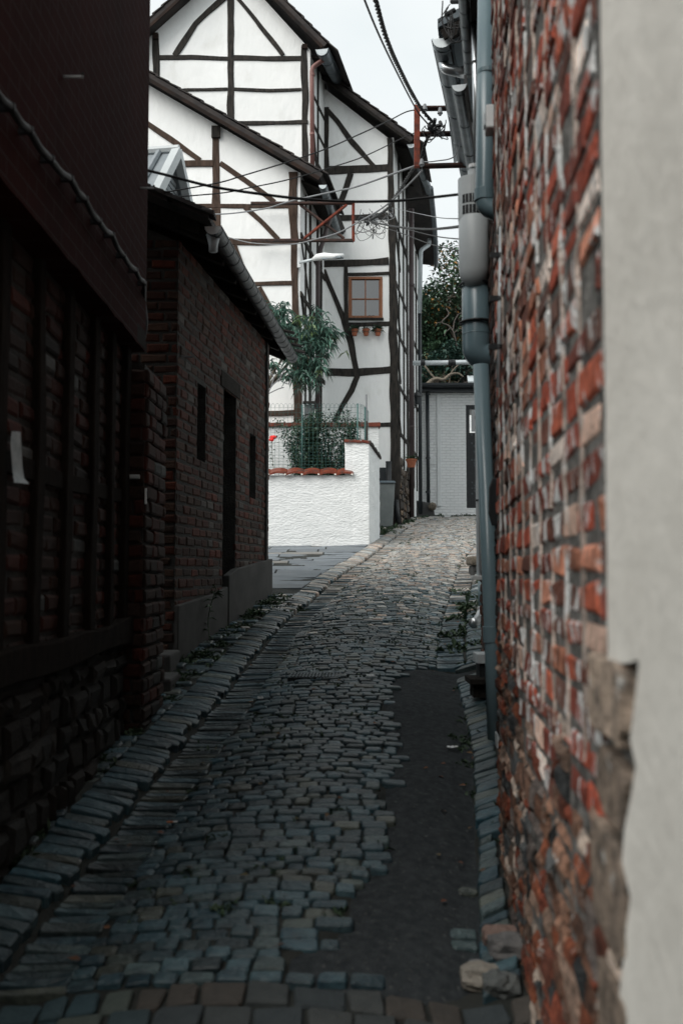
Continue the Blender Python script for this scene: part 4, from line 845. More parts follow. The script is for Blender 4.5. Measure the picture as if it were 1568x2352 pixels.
# --- house with the small window
H3 = thing('timber_framed_house', 'white timber-framed house with black beams, small red-brown window and three flowerpots', 'house', (.4, 21.5, 2.7))
Y3 = 21.0; x3 = at(906, 900, Y3).x; W3 = Pl((-2.6, Y3), (x3, Y3)); S3 = Pl((x3+.001, Y3), (x3+.48, 23.8)); S4 = Pl((x3+.48, 23.82), (x3+1.12, 27.6))
wa, wb = W3.hit(747, 205), W3.hit(890, 316); s3l = (wa[1]-wb[1])/(wb[0]-wa[0])
win = rect(W3, 800, 636, 878, 731); hl = [win]
mb = MB(); us_ = [0, win[0], win[1], W3.L-.003]; z3 = lambda u: wb[1]+(wb[0]-u)*s3l
hole_backing(mb, W3, us_[1]-.0, us_[2], lambda u: 2.6, z3, hl, thick=.25); W3.slab(mb, [(0, 2), (us_[1], 2), (us_[1], z3(us_[1])), (0, z3(0))], -.25, 0); W3.slab(mb, [(us_[2], 2), (us_[3], 2), (us_[3], z3(us_[3])), (us_[2], z3(us_[2]))], -.25, 0)
mb.build('front_wall', M_white, H3)
mb = MB(); S3.slab(mb, [(0, 2.4), (S3.L, 2.4), (S3.L, wb[1]), (0, wb[1])], -.25, -.002); mb.build('side_wall', M_white, H3)
BR3 = [([(749, 247), (749, 389)], .12), ([(748, 249), (775, 280), (806, 325), (862, 384)], .11), ([(743, 391), (820, 389), (890, 386)], [.18, .16, .16]), ([(894, 318), (900, 520), (903, 760), (906, 1000), (909, 1206)], [.12, .16, .18, .20, .24]),
       ([(806, 399), (795, 430), (776, 480), (768, 500)], .14), ([(771, 500), (830, 499), (890, 496)], .14), ([(743, 606), (820, 604), (892, 600)], .155), ([(794, 612), (794, 680), (796, 745)], .09), ([(797, 631), (840, 630), (895, 628)], .065),
       ([(743, 620), (765, 675), (789, 731), (805, 785), (818, 850)], [.11, .12, .13, .13, .13]), ([(790, 745), (850, 745), (900, 743)], .10), ([(750, 856), (820, 856), (898, 849)], .15), ([(821, 863), (808, 897), (786, 932), (768, 970)], .12), ([(869, 976), (905, 975)], .09)]
for p, w in BR3: beam(W3, p, w, M_tdark, H3, proud=.02)
W_ = thing('x', 'x', 'x') if 0 else None
mb = MB(); u0_, u1_, z0_, z1_ = win; f = .055
for (a, b, c, d) in ((u0_, u1_, z0_, z0_+f), (u0_, u1_, z1_-f, z1_), (u0_, u0_+f, z0_+f, z1_-f), (u1_-f, u1_, z0_+f, z1_-f)): W3.slab(mb, [(a, c), (b, c), (b, d), (a, d)], -.10, .022)
wf = mb.build('window', M_frame, H3, bevel=.004)
mb = MB(); um, zm = (u0_+u1_)/2, z0_+(z1_-z0_)*.47
for (a, b, c, d) in ((um-.014, um+.014, z0_+f, z1_-f), (u0_+f, um-.014, zm-.012, zm+.012), (um+.014, u1_-f, zm-.012, zm+.012), (u0_+f, u0_+f+.025, z0_+f, z1_-f), (u1_-f-.025, u1_-f, z0_+f, z1_-f)): W3.slab(mb, [(a, c), (b, c), (b, d), (a, d)], -.05, -.01+.0007*(BC[0] % 3)); BC[0] += 1
mb.build('glazing_bars', M_frame, wf)
mb = MB(); W3.slab(mb, [(u0_+f, z0_+f), (u1_-f, z0_+f), (u1_-f, z1_-f), (u0_+f, z1_-f)], -.045, -.035); mb.build('pane', M_glass, wf)
mb = MB(); W3.slab(mb, [(u0_-.02, z0_-.05), (u1_+.02, z0_-.05), (u1_+.02, z0_-.005), (u0_-.02, z0_-.005)], 0, .07); mb.build('sill', M_tdark, wf)
mb = MB()
for cx_ in (848, 856): u, z = W3.hit(cx_, 730); mb.tube([W3.p(u+.035*math.cos(a*.5), z+.03*math.sin(a*.5), .09) for a in range(11)], .005, 5)
mb.build('iron_scroll', M_blk, wf)
mb = MB()
for cx_ in (814, 840, 867): u, z = W3.hit(cx_, 766); mb.tube([W3.p(u, z, .02), W3.p(u, z, .17)], .006, 5); mb.tube([W3.p(u+.075*math.cos(a*math.pi/8), z+.0, .12+.075*math.sin(a*math.pi/8)) for a in range(17)], .006, 5)
mb.build('pot_holder', M_blk, H3)
leafseed = random.Random(77)
def leaf(mb, p, d, L_, w, c=(1, 1, 1), droop=.3):
    d = d.normalized(); sd = d.cross(V((0, 0, 1)));
    if sd.length < .05: sd = V((1, 0, 0))
    sd.normalize(); sd = (sd+V((leafseed.uniform(-.4, .4),)*1+(leafseed.uniform(-.4, .4), leafseed.uniform(-.5, .5)))).normalized(); up = sd.cross(d)
    m = p+d*L_*.45+up*.0; e = p+d*L_+V((0, 0, -droop*L_)); o = len(mb.v)
    mb.v += [tuple(p), tuple(m+sd*w/2+up*w*.15), tuple(m-V((0, 0, droop*L_*.25))), tuple(m-sd*w/2+up*w*.15), tuple(e)]
    mb.face([o, o+1, o+2], c); mb.face([o, o+2, o+3], c); mb.face([o+1, o+4, o+2], c); mb.face([o+2, o+4, o+3], c)
def rdir(rr, zlo=-1, zhi=1):
    a = rr.uniform(0, 2*math.pi); z = rr.uniform(zlo, zhi); r = math.sqrt(max(0, 1-z*z)); return V((r*math.cos(a), r*math.sin(a), z))
for cx_, who in ((814, 'left'), (840, 'middle'), (867, 'right')):
    u, z = W3.hit(cx_, 766); p = W3.p(u, z, .12); s_ = 1.15 if who == 'right' else 1
    t = thing('flowerpot', {'left': 'terracotta pot with trailing green plant, leftmost of three under the window', 'middle': 'terracotta pot with hardly any plant, middle of three under the window', 'right': 'terracotta pot with bushy upright plant, rightmost of three under the window'}[who], 'flowerpot', p, 'flowerpots hanging under the small window')
    mb = MB(); mb.tube([p-V((0, 0, .08)), p+V((0, 0, .035)), p+V((0, 0, .036)), p+V((0, 0, .065))], [.05, .07, .08, .082], 14); mb.build('pot', M_terr, t)
    mb = MB(); rr = random.Random(cx_)
    for k in range(dict(left=150, middle=60, right=170)[who]): leaf(mb, p+V((rr.uniform(-.07, .07), rr.uniform(-.06, .06), .06+rr.uniform(0, .03))), rdir(rr, -.2, 1), rr.uniform(.05, .13)*(1.2 if who != 'middle' else .8), .03, tuple([rr.uniform(.6, 1.4)]*3), .4)
    mb.build('plant', M_leafr, t)
# side frames of that house and the next
zs3 = [W3.hit(905, y_)[1] for y_ in (500, 640, 748, 870, 980)]
for z in zs3: beam(S3, [(0, z), (S3.L, z)], .10, M_tdark, H3, pix=False)
for uu, w in ((.9, .11), (1.9, .09), (2.75, .12)): beam(S3, [(uu, 4.0), (uu, wb[1])], w, M_tdark, H3, pix=False)
for k, z in enumerate(zs3[:4]):
    beam(S3, [(.05, z-.08), (1.1, z-(1.1 if k else .9))], .12, M_tdark, H3, pix=False)
verge(W3, (0, z3(0)), (W3.hit(941, 338)[0], W3.hit(941, 338)[1]), H3, 2.9, dirv=S3.T, name='roof', over=.25, barge=M_oldw)
g0, g1 = at(944, 331, 20.8), at(985, 440, 23.8); gutter('gutter', g0, g1, .09, H3, seams=.5)
mb = MB(); e0, e1 = g0.lerp(g1, .14)+V((-.1, 0, .03)), g1+V((-.1, 0, .03)); q = (e0+V((-.7, 0, .2)), e0, e1, e1+V((-.7, 0, .2))); mb.hexa([*q]+[p+V((0, 0, .05)) for p in q]); mb.build('soffit', M_oldw, H3)
mb = MB(); p0 = g1.lerp(g0, .2)+V((0, 0, -.05)); w_ = S3.p(2.5, 0, .12); mb.tube(arcpts([at(944, 480, 23.2), at(945, 1188, 23.2)], .1), .065, 12); dpp = mb.build('downpipe', M_brnp, H3, smooth=True)
for y_ in (655, 980): p = at(945, y_, 23.2); mb = MB(); mb.tube([p-V((0, 0, .03)), p+V((0, 0, .03))], .075, 12); mb.build('pipe_clip', M_brnp, dpp)
# stone foot
mb = MB(); PSb = Pl((x3+.06, Y3+.02), (x3+.54, 23.82))
bricks(mb, PSb, 0, PSb.L, lambda u: 2.6, lambda u: W3.hit(905, 1062)[1]+.1*math.sin(u*3), .16, .28, [(.14, .11, .085), (.09, .08, .07), (.18, .13, .09), (.06, .055, .05), (.12, .10, .085)], seed=51, joint=.04, proud=.05, jit=.03, hj=.4, lj=.5, blunt=.03)
PSb.slab(mb, [(0, 2.4), (PSb.L, 2.4), (PSb.L, W3.hit(905, 1075)[1]), (0, W3.hit(905, 1075)[1])], -.2, -.01, (.08, .07, .06)); mb.build('rubble_foot', M_brk, H3)
mb = MB(); a = W3.hit(866, 1074); b = W3.hit(898, 1074); W3.slab(mb, [(a[0]-.3, 2.4), (b[0], 2.4), (b[0], b[1]), (a[0]-.3, a[1])], 0, .012); mb.build('grey_plinth', M_anth, H3)
# --- following house along the same side
H4 = thing('timber_framed_house', 'farther timber-framed house with deep dark curved eave and light blue downpipe', 'house', (2, 25.5, 3))
zE = at(990, 450, 24).z
mb = MB(); S4.slab(mb, [(0, 2.6), (S4.L, 2.6), (S4.L, 10.9), (0, 10.9)], -.25, 0); mb.build('side_wall', M_white, H4)
E4 = Pl((x3+1.12, 27.6), (-2.5, 27.6)); mb = MB(); E4.slab(mb, [(0, 2.6), (4.5, 2.6), (4.5, 12.5), (0, 10.8)], -.25, 0); mb.build('end_wall', M_white, H4)
for z in (4.9, 6.3, 8.0, 9.6): beam(S4, [(0, z), (S4.L, z)], .10, M_tdark, H4, pix=False)
for uu, w in ((.1, .14), (.8, .12), (1.7, .14), (2.6, .12), (3.7, .16)): beam(S4, [(uu, 3.9), (uu, 10.8)], w, M_tbrn if uu in (.8,) else M_tdark, H4, pix=False)
beam(S4, [(.2, 4.9), (.8, 6.3)], .11, M_tdark, H4, pix=False)
mb = MB(); n = 10; ev = [at(984+13*math.sin(i/n*1.6), 432+i/n*178, 23.6+4.6*i/n) for i in range(n+1)]
for a, b in zip(ev, ev[1:]):
    q = (a+V((-.95, 0, .1)), a, b, b+V((-.95, 0, .1))); mb.hexa([*q]+[p+V((0, 0, .09)) for p in q]); q = (a+V((-3.2, 0, 2.2)), a+V((0, 0, .09)), b+V((0, 0, .09)), b+V((-3.2, 0, 2.2))); mb.hexa([*q]+[p+V((0, 0, .1)) for p in q])
mb.build('roof', M_roof, H4)
gg = None
for i in range(n):
    if i % 2 == 0: pass
mb = MB(); mb.tube([p+V((.05, 0, .0)) for p in ev], .07, 8); mb.build('gutter', M_zinc, H4, smooth=True)
mb = MB(); mb.tube(arcpts([at(986, 548, 26.6), at(985, 562, 26.6), at(966, 575, 26.3), at(963, 720, 26.3)], .1), .06, 10); mb.build('downpipe', M_zend, H4, smooth=True)
mb = MB(); mb.tube([at(963, 716, 26.35), at(965, 1180, 26.35)], .055, 10); mb.build('lower_downpipe', M_anth, H4, smooth=True)
# lantern on the side wall
L0 = at(956, 930, 24.2); t = thing('wall_lantern', 'small black wall lantern on a bracket between the brown and dark drainpipes', 'lantern', L0)
p = at(957, 918, 23.9); mb = MB(); mb.tube([p-V((0, 0, .12)), p+V((0, 0, .08))], [.05, .085], 6); mb.build('lamp_glass', M_anth, t)
mb = MB(); mb.tube([p+V((0, 0, .08)), p+V((0, 0, .11)), p+V((0, 0, .2)), p+V((0, 0, .30))], [.13, .12, .04, .01], 6); mb.build('cap', M_blk, t)
mb = MB(); mb.tube(sway([p+V((-.24, 0, -.16)), p+V((-.1, 0, -.24)), p+V((0, 0, -.12))], 5), .014, 6); mb.tube([p+V((-.24, 0, -.3)), p+V((-.24, 0, -.05))], .05, 6); mb.build('bracket', M_blk, t)
# ------------------------------------------------------------------ white brick building across the end
HB = thing('white_brick_building', 'low whitewashed brick building closing the street with a flat black eave', 'building', (4, 28, 3.3))
PB = Pl((1.5, 28), (9, 28)); zt_b = at(1000, 903, 28).z
dd_ = rect(PB, 1070, 930, 1112, 1167)
mb = MB(); hole_backing(mb, PB, 0, PB.L, lambda u: 2.8, lambda u: zt_b+.1, [dd_], thick=.25); mb.build('wall', M_whitb, HB, uvplane=(V((0, 0, 0)), PB.T))
mb = MB(); z0_, z1_ = at(1, 897, 27.7).z, at(1, 885, 27.7).z; mb.box((1.5, 27.72, z0_-.02), (9, 28.0, z0_+.10)); mb.box((1.5, 27.62, z0_+.10), (9, 28.1, z1_+.0)); mb.build('fascia', M_anth, HB)
mb = MB(); mb.box((1.5, 27.9, z1_), (9, 33, z1_+.12)); mb.build('roof', M_anth, HB)
gutter('gutter', V((1.5, 27.55, z1_-.02)), V((9, 27.55, z1_-.02)), .07, HB, M_anth, seams=2)
a = PB.hit(1003, 1000)[0]; b = PB.hit(1011, 1000)[0]; mb = MB(); PB.slab(mb, [(a, PB.hit(1, 1163)[1]), (b, PB.hit(1, 1163)[1]), (b, z0_-.05), (a, z0_-.05)], 0, .05); mb.build('flat_pilaster', M_wht, HB)
mb = MB(); mb.tube([at(980.5, 893, 27.85), at(983.5, 1182, 27.85)], .055, 10); dq = mb.build('downpipe', M_anth, HB, smooth=True)
for y_ in (905, 1052, 1130): p = at(982, y_, 27.85); mb = MB(); mb.tube([p-V((0, 0, .03)), p+V((0, 0, .03))], .072, 10); mb.build('pipe_clip', M_anth, dq)
u0_, u1_, z0_, z1_ = dd_; mb = MB(); f = .11
for (a, b, c, d) in ((u0_, u1_, z0_, z0_+f), (u0_, u1_, z1_-f, z1_), (u0_, u0_+f, z0_+f, z1_-f), (u1_-f, u1_, z0_+f, z1_-f)): PB.slab(mb, [(a, c), (b, c), (b, d), (a, d)], -.2, -.02)
dr_ = mb.build('door_frame', M_blk, HB)
zg_ = PB.hit(1, 993)[1]; mb = MB(); PB.slab(mb, [(u0_+f, z0_+f), (u1_-f, z0_+f), (u1_-f, zg_), (u0_+f, zg_)], -.13, -.09); mb.build('door_panel', M_blk, dr_)
mb = MB(); PB.slab(mb, [(u0_+f+.07, zg_+.04), (u1_-f, zg_+.04), (u1_-f, z1_-f), (u0_+f+.07, z1_-f)], -.13, -.10); mb.build('door_glass', M_glass, dr_)
mb = MB(); rr = random.Random(5)
for k in range(46):
    if rr.random() < .9:
        u = u0_+f+.05+rr.randint(0, 5)*.075; z = z0_+.25+rr.randint(0, 24)*.085
        PB.slab(mb, [(u, z), (u+.045, z), (u+.045, z+.045), (u, z+.045)], -.091, -.088+.0001*k, m=0)
mb.build('perforations', mat('grey_perforation', (.03, .035, .04), (.10, .12, .13), rough=.4, ns=25), dr_)
mb = MB(); a = PB.hit(991, 1059); mb.v = []; PB.slab(mb, [(a[0]-.09, a[1]-.11), (a[0]+.09, a[1]-.11), (a[0]+.09, a[1]+.11), (a[0]-.09, a[1]+.11)], 0, .03); mb.build('vent_plate', M_wht, HB, bevel=.005)
for nm in ('plant_trough',): pass
# ------------------------------------------------------------------ garden wall and garden
GW = thing('garden_wall', 'white lime-washed garden wall with red clay coping, stepping up at its street corner', 'wall', (-.5, 16.4, 2))
PG = Pl((-8, 16.2), (.462, 16.2)); PGS = Pl((.462, 16.2), (.69, 17.3))
ul = PG.hit(808, 1100)[0]; uq = PG.hit(793, 1020)[0]; zlow = PG.hit(700, 1092)[1]; zhi = PG.hit(830, 1017)[1]; zfar = PGS.hit(869, 1052)[1]
def rough_panel(mb, pl, fun_top, u0, u1, zb, off=0, res=.05, amp=.0045, seed=0):
    nu = max(2, int((u1-u0)/res)); nz = 40; o = len(mb.v)
    for j in range(nz+1):
        for i in range(nu+1):
            u = u0+(u1-u0)*i/nu; z = zb+(fun_top(u)-zb)*j/nz
            crs = (math.sin((z+.02*noise.noise(V((u*2, z, 0))))*2*math.pi/.085))*.25; br = noise.noise(V((u*4+seed, round(z/.085)*3.1, 0)))
            a = amp*(noise.noise(V((u*9+seed, z*16, 1)))*.3+noise.noise(V((u*26, z*34, seed)))*.35+crs*.5+br*.9)
            edge_ = 0 if 0 < i < nu and 0 < j < nz else -.004
            mb.v.append(tuple(pl.p(u, z, off+a+edge_)))
    for j in range(nz):
        for i in range(nu): q = o+j*(nu+1)+i; mb.face([q, q+1, q+nu+2, q+nu+1])
mb = MB(); zb_ = zg(16.2)-.05
rough_panel(mb, PG, lambda u: zlow, PG.L-5.0, ul, zb_, .02, .035); rough_panel(mb, PG, lambda u: zhi, ul, PG.L+.015, zb_, .02, .03)
rough_panel(mb, PGS, lambda u: zhi+(zfar-zhi)*u/PGS.L, -.015, PGS.L, zb_, .02, .03, .010, 5)
mb.build('face', M_whitr, GW, smooth=True)
mb = MB(); PG.slab(mb, [(0, 1.6), (ul, 1.6), (ul, zlow), (0, zlow)], -.22, -.01); PG.slab(mb, [(ul-.12, 1.6), (PG.L-.01, 1.6), (PG.L-.01, zhi), (ul-.12, zhi)], -.24, -.012); PGS.slab(mb, [(.02, 1.6), (PGS.L, 1.6), (PGS.L, zfar), (.02, zhi)], -.24, -.01)
a = PG.hit(812, 1100)[0]; mb.build('core', M_whitr, GW)
mb = MB(); ua = PG.hit(795, 1050)[0]; PG.slab(mb, [(ua, zlow), (ul+.0, zlow), (ul, zhi), (ua-.03, zhi)], -.2, .008); mb.build('return_pier', M_whitr, GW)
mb = MB(); u = ul+.02; k = 0; rr = random.Random(3)
while u > PG.L-5.2:
    w = .31; a0, a1 = u-w, u; tl = rr.uniform(-.02, .02); n = 6; o = len(mb.v)
    for i in range(n+1):
        t_ = i/n; uu = a0+(a1-a0)*t_; bump_ = .035*math.sin(math.pi*t_)+.025*t_
        for (of, zz) in ((.10, zlow-.02), (.10, zlow+.012), (-.10, zlow+.10), (-.25, zlow+.10)): mb.v.append(tuple(PG.p(uu, zz+bump_+tl*.3, of)))
    for i in range(n):
        for j in range(3): q = o+i*4+j; mb.face([q, q+4, q+5, q+1])
    mb.face([o+n*4+j for j in range(4)]); u -= w*.93; k += 1
mb.build('coping_tiles', M_redt, GW)
mb = MB()
for k in range(9):
    uu = ul-.02-k*.288; 
    mb.tube([PG.p(uu+.03, zlow+.00, .105), PG.p(uu-.03, zlow+.055, .05), PG.p(uu-.07, zlow+.12, -.09)], .014, 6)
mb.build('mortar_beads', M_plas, GW)
mb = MB()
for k in range(3): a0 = uq-.02+k*.15; PG.slab(mb, [(a0, zhi+.0), (a0+.15, zhi-.012*k), (a0+.15, zhi+.045-.012*k), (a0, zhi+.055)], -.27, .06-.006*k)
mb.build('upper_coping_tiles', M_redt, GW, bevel=.01)
mb = MB()
for k in range(7):
    a0 = k*PGS.L/7; z = zhi+(zfar-zhi)*(k/7); mb2 = PGS.slab(mb, [(a0, z-.01), (a0+.19, z-.045), (a0+.19, z+.01), (a0, z+.045)], -.24, .05+.01*(k % 2))
mb.build('side_coping_tiles', M_roof, GW, bevel=.01)
# inner white wall behind the garden
IW = thing('low_white_wall', 'low white wall with red tile top between garden and timber house', 'wall', (.2, 17.9, 2))
PI_ = Pl((-2.0, 17.75), (at(869, 1000, 17.75).x, 17.75)); zi = PI_.hit(1, 981)[1]
mb = MB(); PI_.slab(mb, [(0, 1.8), (PI_.L, 1.8), (PI_.L, zi), (0, zi)], -.22, 0); mb.build('face', M_whitr, IW)
mb = MB(); n = 9
for k in range(n): a0 = PI_.L+.04-(k+1)*.30; PI_.slab(mb, [(a0, zi+.002), (a0+.295, zi+.002), (a0+.295, zi+.09), (a0, zi+.08)], -.26, .05+.006*(k % 2))
mb.build('coping_tiles', M_redt, IW, bevel=.01)
# mesh fence
FE = thing('wire_mesh_fence', 'green wire mesh garden fence with looped top on the garden wall', 'fence', (-1, 16.5, 3.3))
fp = [(-3.2, 16.45), (at(826, 1000, 16.45).x, 16.45), (at(838, 1000, 16.7).x, 16.7), (at(846, 1000, 17.3).x, 17.3)]
mb = MB(); zf0 = zlow; ztop_ = at(1, 935, 16.45).z; segs = []
s_tot = 0; pts_ = []
for a, b in zip(fp, fp[1:]):
    L_ = (V(b)-V(a)).length; n = max(1, round(L_/.0755))
    for i in range(n): pts_.append(V(a).lerp(V(b), i/n))
pts_.append(V(fp[-1]))
for i, p in enumerate(pts_):
    wv = .008*noise.noise(V((i*.7, 0, 0))); mb.tube([V((p.x, p.y, zf0)), V((p.x+wv, p.y+wv*2, (zf0+ztop_)/2)), V((p.x, p.y, ztop_))], .0022, 4, cap=False)
    if i < len(pts_)-1:
        q = pts_[i+1]; m_ = (p+q)/2
        mb.tube([V((p.x, p.y, ztop_)), V((p.x*.85+q.x*.15, p.y*.85+q.y*.15, ztop_+.045)), V((m_.x, m_.y, ztop_+.07)), V((p.x*.15+q.x*.85, p.y*.15+q.y*.85, ztop_+.045)), V((q.x, q.y, ztop_))], .0022, 4, cap=False)
z = zf0; zs_ = []
while z < ztop_: zs_.append(z); z += .055 if z < zf0+.6 else .09
for z in zs_: mb.tube([V((p.x, p.y+.004*math.sin(p.x*9), z+.006*noise.noise(V((p.x*3, z*4, 0))))) for p in pts_[::2]+[pts_[-1]]], .0020, 4, cap=False)
mb.build('mesh', M_gwire, FE)
for (x_, yy_, Yp) in ((694, 930, 16.5), (821, 927, 16.42), (603, 930, 16.5), (838, 935, 16.75)): p = at(x_, yy_, Yp); mb = MB(); mb.tube([V((p.x, p.y, zf0-.1)), V((p.x, p.y, p.z))], .013, 8); mb.build('post', M_gwire, FE, smooth=True)
t = thing('iron_rod', 'rusty iron rod standing above the corner of the garden wall', 'rod', at(841, 1015, 16.9)); p = at(841, 906, 16.9)
mb = MB(); mb.tube([V((p.x, p.y, 3.7)), V((p.x, p.y, 4.35))], .020, 8); mb.build('rod', M_rust, t); mb = MB(); mb.tube([V((p.x, p.y, 4.35)), p], .016, 8); mb.build('grey_sleeve', M_cabg, t)
t = thing('bird_box', 'small grey bird box on the timber corner behind the wire fence', 'bird box', at(793, 960, 17.9)) ; p = at(788-0, 1012, 17.0)
p = at(602.9+.2929*365, 832.5+.2929*385, 18.0); mb = MB(); mb.box(p-V((.09, .1, .16)), p+V((.09, 0, .12))); mb.build('box', M_cabg, t, bevel=.005)
mb = MB(); mb.hexa([p+V(k) for k in ((-.12, -.15, .12), (.12, -.15, .12), (.12, .02, .19), (-.12, .02, .19), (-.12, -.15, .14), (.12, -.15, .14), (.12, .02, .21), (-.12, .02, .21))]); mb.build('roof', M_oldw, t)
# shrub
SRn = random.Random(31)
t = thing('rose_bush', 'dense dark green rose bush behind the wire fence', 'bush', (-.5, 16.9, zlow-.3))
c0 = at(745, 1020, 16.9); mb = MB(); st = MB()
for k in range(34):
    a = V((c0.x+SRn.uniform(-.35, .35), 16.9+SRn.uniform(-.2, .2), zlow-.25)); d = V((SRn.uniform(-.75, .6), SRn.uniform(-.3, .3), 0)); tip = V((c0.x+d.x*1.05, 16.9+d.y, c0.z+.52*(1-.5*abs(d.x+.1))*SRn.uniform(.3, 1.1)))
    if d.x > .1: tip.z += .12
    mid = (a+tip)/2+V((d.x*.2, 0, -.05)); P_ = sway([a, mid, tip], 5); st.tube(P_, [.008, .008, .007, .007, .006, .006, .005, .005, .004, .004, .003][:len(P_)], 5)
    for j in range(430):
        q = P_[SRn.randint(2, len(P_)-1)]+V((SRn.gauss(0, .065), SRn.gauss(0, .08), SRn.gauss(0, .06))); leaf(mb, q, rdir(SRn), SRn.uniform(.035, .065), .036, tuple([SRn.uniform(.5, 1.7)]*3), .1)
mb.build('foliage', M_leafr, t); st.build('stems', M_bark, t)
# single rose
p = at(626, 1006, 16.6); t = thing('red_rose', 'single bright red rose behind the wire fence at the shed corner', 'rose', p-V((0, 0, .6)))
mb = MB()
for k in range(16):
    a = k*2.4; r_ = .012+.0026*k; q = p+V((r_*math.cos(a)*.9, r_*math.sin(a), r_*math.sin(a*1.7)*.8)); mb.sphere(q, .024+.0008*k, 4, (1, 1, .9))
mb.build('petals', M_rose, t, smooth=True)
mb = MB(); mb.tube(sway([p, p+V((-.01, 0, -.2)), p+V((.03, 0, -.65))], 4), .005, 6); mb.build('stem', M_weed, t)
mb = MB()
for k in range(12): leaf(mb, p+V((.0, 0, -.08-.035*k)), rdir(SRn, -.3, .6), .07, .035)
mb.build('leaves', M_weed, t)
# peach tree
t = thing('peach_tree', 'peach tree with long drooping blue-green leaves behind the shed', 'tree', (-1.7, 17.1, 2.2)); tr = MB(); lf_ = MB()
root = V((-1.75, 17.15, 2.2)); b1 = at(600, 905, 17.15)
tr.tube(sway([root, V((-1.6, 17.15, 3.6)), b1], 6), [.07]*6+[.06]*6+[.05], 8)
tips = [(640, 720), (655, 745), (690, 735), (665, 790), (700, 770), (725, 760), (760, 785), (700, 810), (730, 800), (745, 830), (770, 775), (690, 850), (715, 860), (735, 870), (670, 840), (650, 820), (640, 770), (720, 720), (745, 745), (765, 810), (700, 890), (620, 740), (628, 800), (680, 760), (710, 830), (640, 700), (690, 870), (620, 845), (755, 765), (600, 700), (590, 770), (725, 885)]
hubs = [at(650, 870, 17.15), at(668, 800, 17.1), at(700, 830, 17.2), at(715, 790, 17.1)]
for h_ in hubs: tr.tube(sway([b1, (b1+h_)/2+V((0, 0, .06)), h_], 5), [.03]*5+[.02]*5+[.015], 6)
for (x_, y_) in tips:
    Yt = 17.1+SRn.uniform(-.35, .35); tip = at(x_, y_-6, Yt); h_ = min(hubs, key=lambda h: (h-tip).length); P_ = sway([h_, (h_+tip)/2+V((0, 0, .08)), tip], 5); tr.tube(P_, [.011]*(len(P_)-1)+[.005], 5)
    for s_ in range(14):
        base = P_[-1-SRn.randint(0, 6)]+V((SRn.gauss(0, .085), SRn.gauss(0, .10), SRn.gauss(0, .055)))
        k0 = SRn.uniform(.4, 2.6); warm = SRn.random() < .08
        for j in range(6):
            a = SRn.uniform(0, 6.28); d = V((math.cos(a), math.sin(a), SRn.uniform(-1.1, .45))); k = k0*SRn.uniform(.8, 1.3); leaf(lf_, base+V((0, 0, SRn.uniform(-.02, .04))), d, SRn.uniform(.12, .21), SRn.uniform(.026, .040), (k*2.2, k*1.6, k*.9) if warm else (k, k, k), SRn.uniform(.2, .75))
tr.build('trunk', M_bark, t, smooth=True); lf_.build('crown', M_leafp, t)
# bare twigs near the shed corner
t = thing('bare_shrub', 'leafless pale twigs rising beside the shed corner under the peach tree', 'shrub', at(612, 930, 16.8)); mb = MB()
for pts in ([(608, 925), (622, 890), (640, 872), (655, 848)], [(622, 890), (628, 868), (620, 852)], [(640, 872), (662, 882), (668, 868)], [(615, 905), (640, 893), (652, 890)]): mb.tube(sway([at(x_, y_, 16.85) for x_, y_ in pts], 4), .010, 6)
mb.build('twigs', M_cabg, t, smooth=True)
mb = MB(); mb.tube([at(608, 925, 16.85), V((at(608, 925, 16.85).x, 16.85, 3.0))], .014, 6); mb.build('stem', M_bark, t)
# wheelie bin and friends
t = thing('wheelie_bin', 'grey wheelie bin behind the garden wall corner by the black timber post', 'bin', (.98, 20.3, zg(20.3)))
bx, by, bz = at(880, 1200, 20.3).x, 20.3, zg(20.3)+.04; top = at(880, 1112, 20.3).z
mb = MB(); w0, w1 = .19, .24; mb.hexa([(bx-w0, by-.2, bz), (bx+w0, by-.2, bz), (bx+w0-.01, by+.2, bz), (bx-w0+.01, by+.2, bz), (bx-w1, by-.27, top), (bx+w1, by-.27, top), (bx+w1, by+.27, top), (bx-w1, by+.27, top)]); mb.build('body', M_bin, t, bevel=.025)
mb = MB(); mb.hexa([(bx-w1-.02, by-.31, top), (bx+w1+.02, by-.31, top), (bx+w1+.02, by+.3, top), (bx-w1-.02, by+.3, top), (bx-w1+.01, by-.27, top+.05), (bx+w1-.01, by-.27, top+.05), (bx+w1-.01, by+.27, top+.08), (bx-w1+.01, by+.27, top+.08)]); mb.build('lid', M_binl, t, bevel=.012)
for s_ in (-1, 1): mb = MB(); mb.tube([(bx+s_*.17, by+.24, bz+.08), (bx+s_*.22, by+.24, bz+.08)], .09, 16); mb.build('wheel', M_blk, t)
mb = MB(); mb.tube([(bx-.2, by+.33, top-.02), (bx+.2, by+.33, top-.02)], .014, 8); mb.build('handle', M_binl, t)
t = thing('black_pipe_stub', 'black pipe end standing behind the bin beside the black timber post', 'pipe', at(892, 1105, 20.7)); p = at(892, 1063, 20.75)
mb = MB(); mb.tube([p, V((p.x, p.y, 2.6))], .065, 14); mb.build('pipe_body', M_blk, t, smooth=True); mb = MB(); mb.tube([p, p+V((0, 0, .03))], .07, 14); mb.build('rim', M_anth, t)
t = thing('black_pipe', 'slanting shiny black drainpipe at the foot of the black timber post', 'pipe', at(916, 1205, 20.75)); mb = MB(); mb.tube([at(909, 1150, 20.78), at(914, 1203, 20.7)], .055, 12); mb.build('pipe_body', M_blk, t, smooth=True); mb = MB(); mb.tube([at(909, 1148, 20.78), at(909, 1154, 20.78)], .062, 12); mb.build('collar', M_blk, t)
p = at(944, 1064, 22.6); t = thing('flowerpot', 'pinkish terracotta pot with dry plant on the rubble foot of the corner house', 'flowerpot', p)
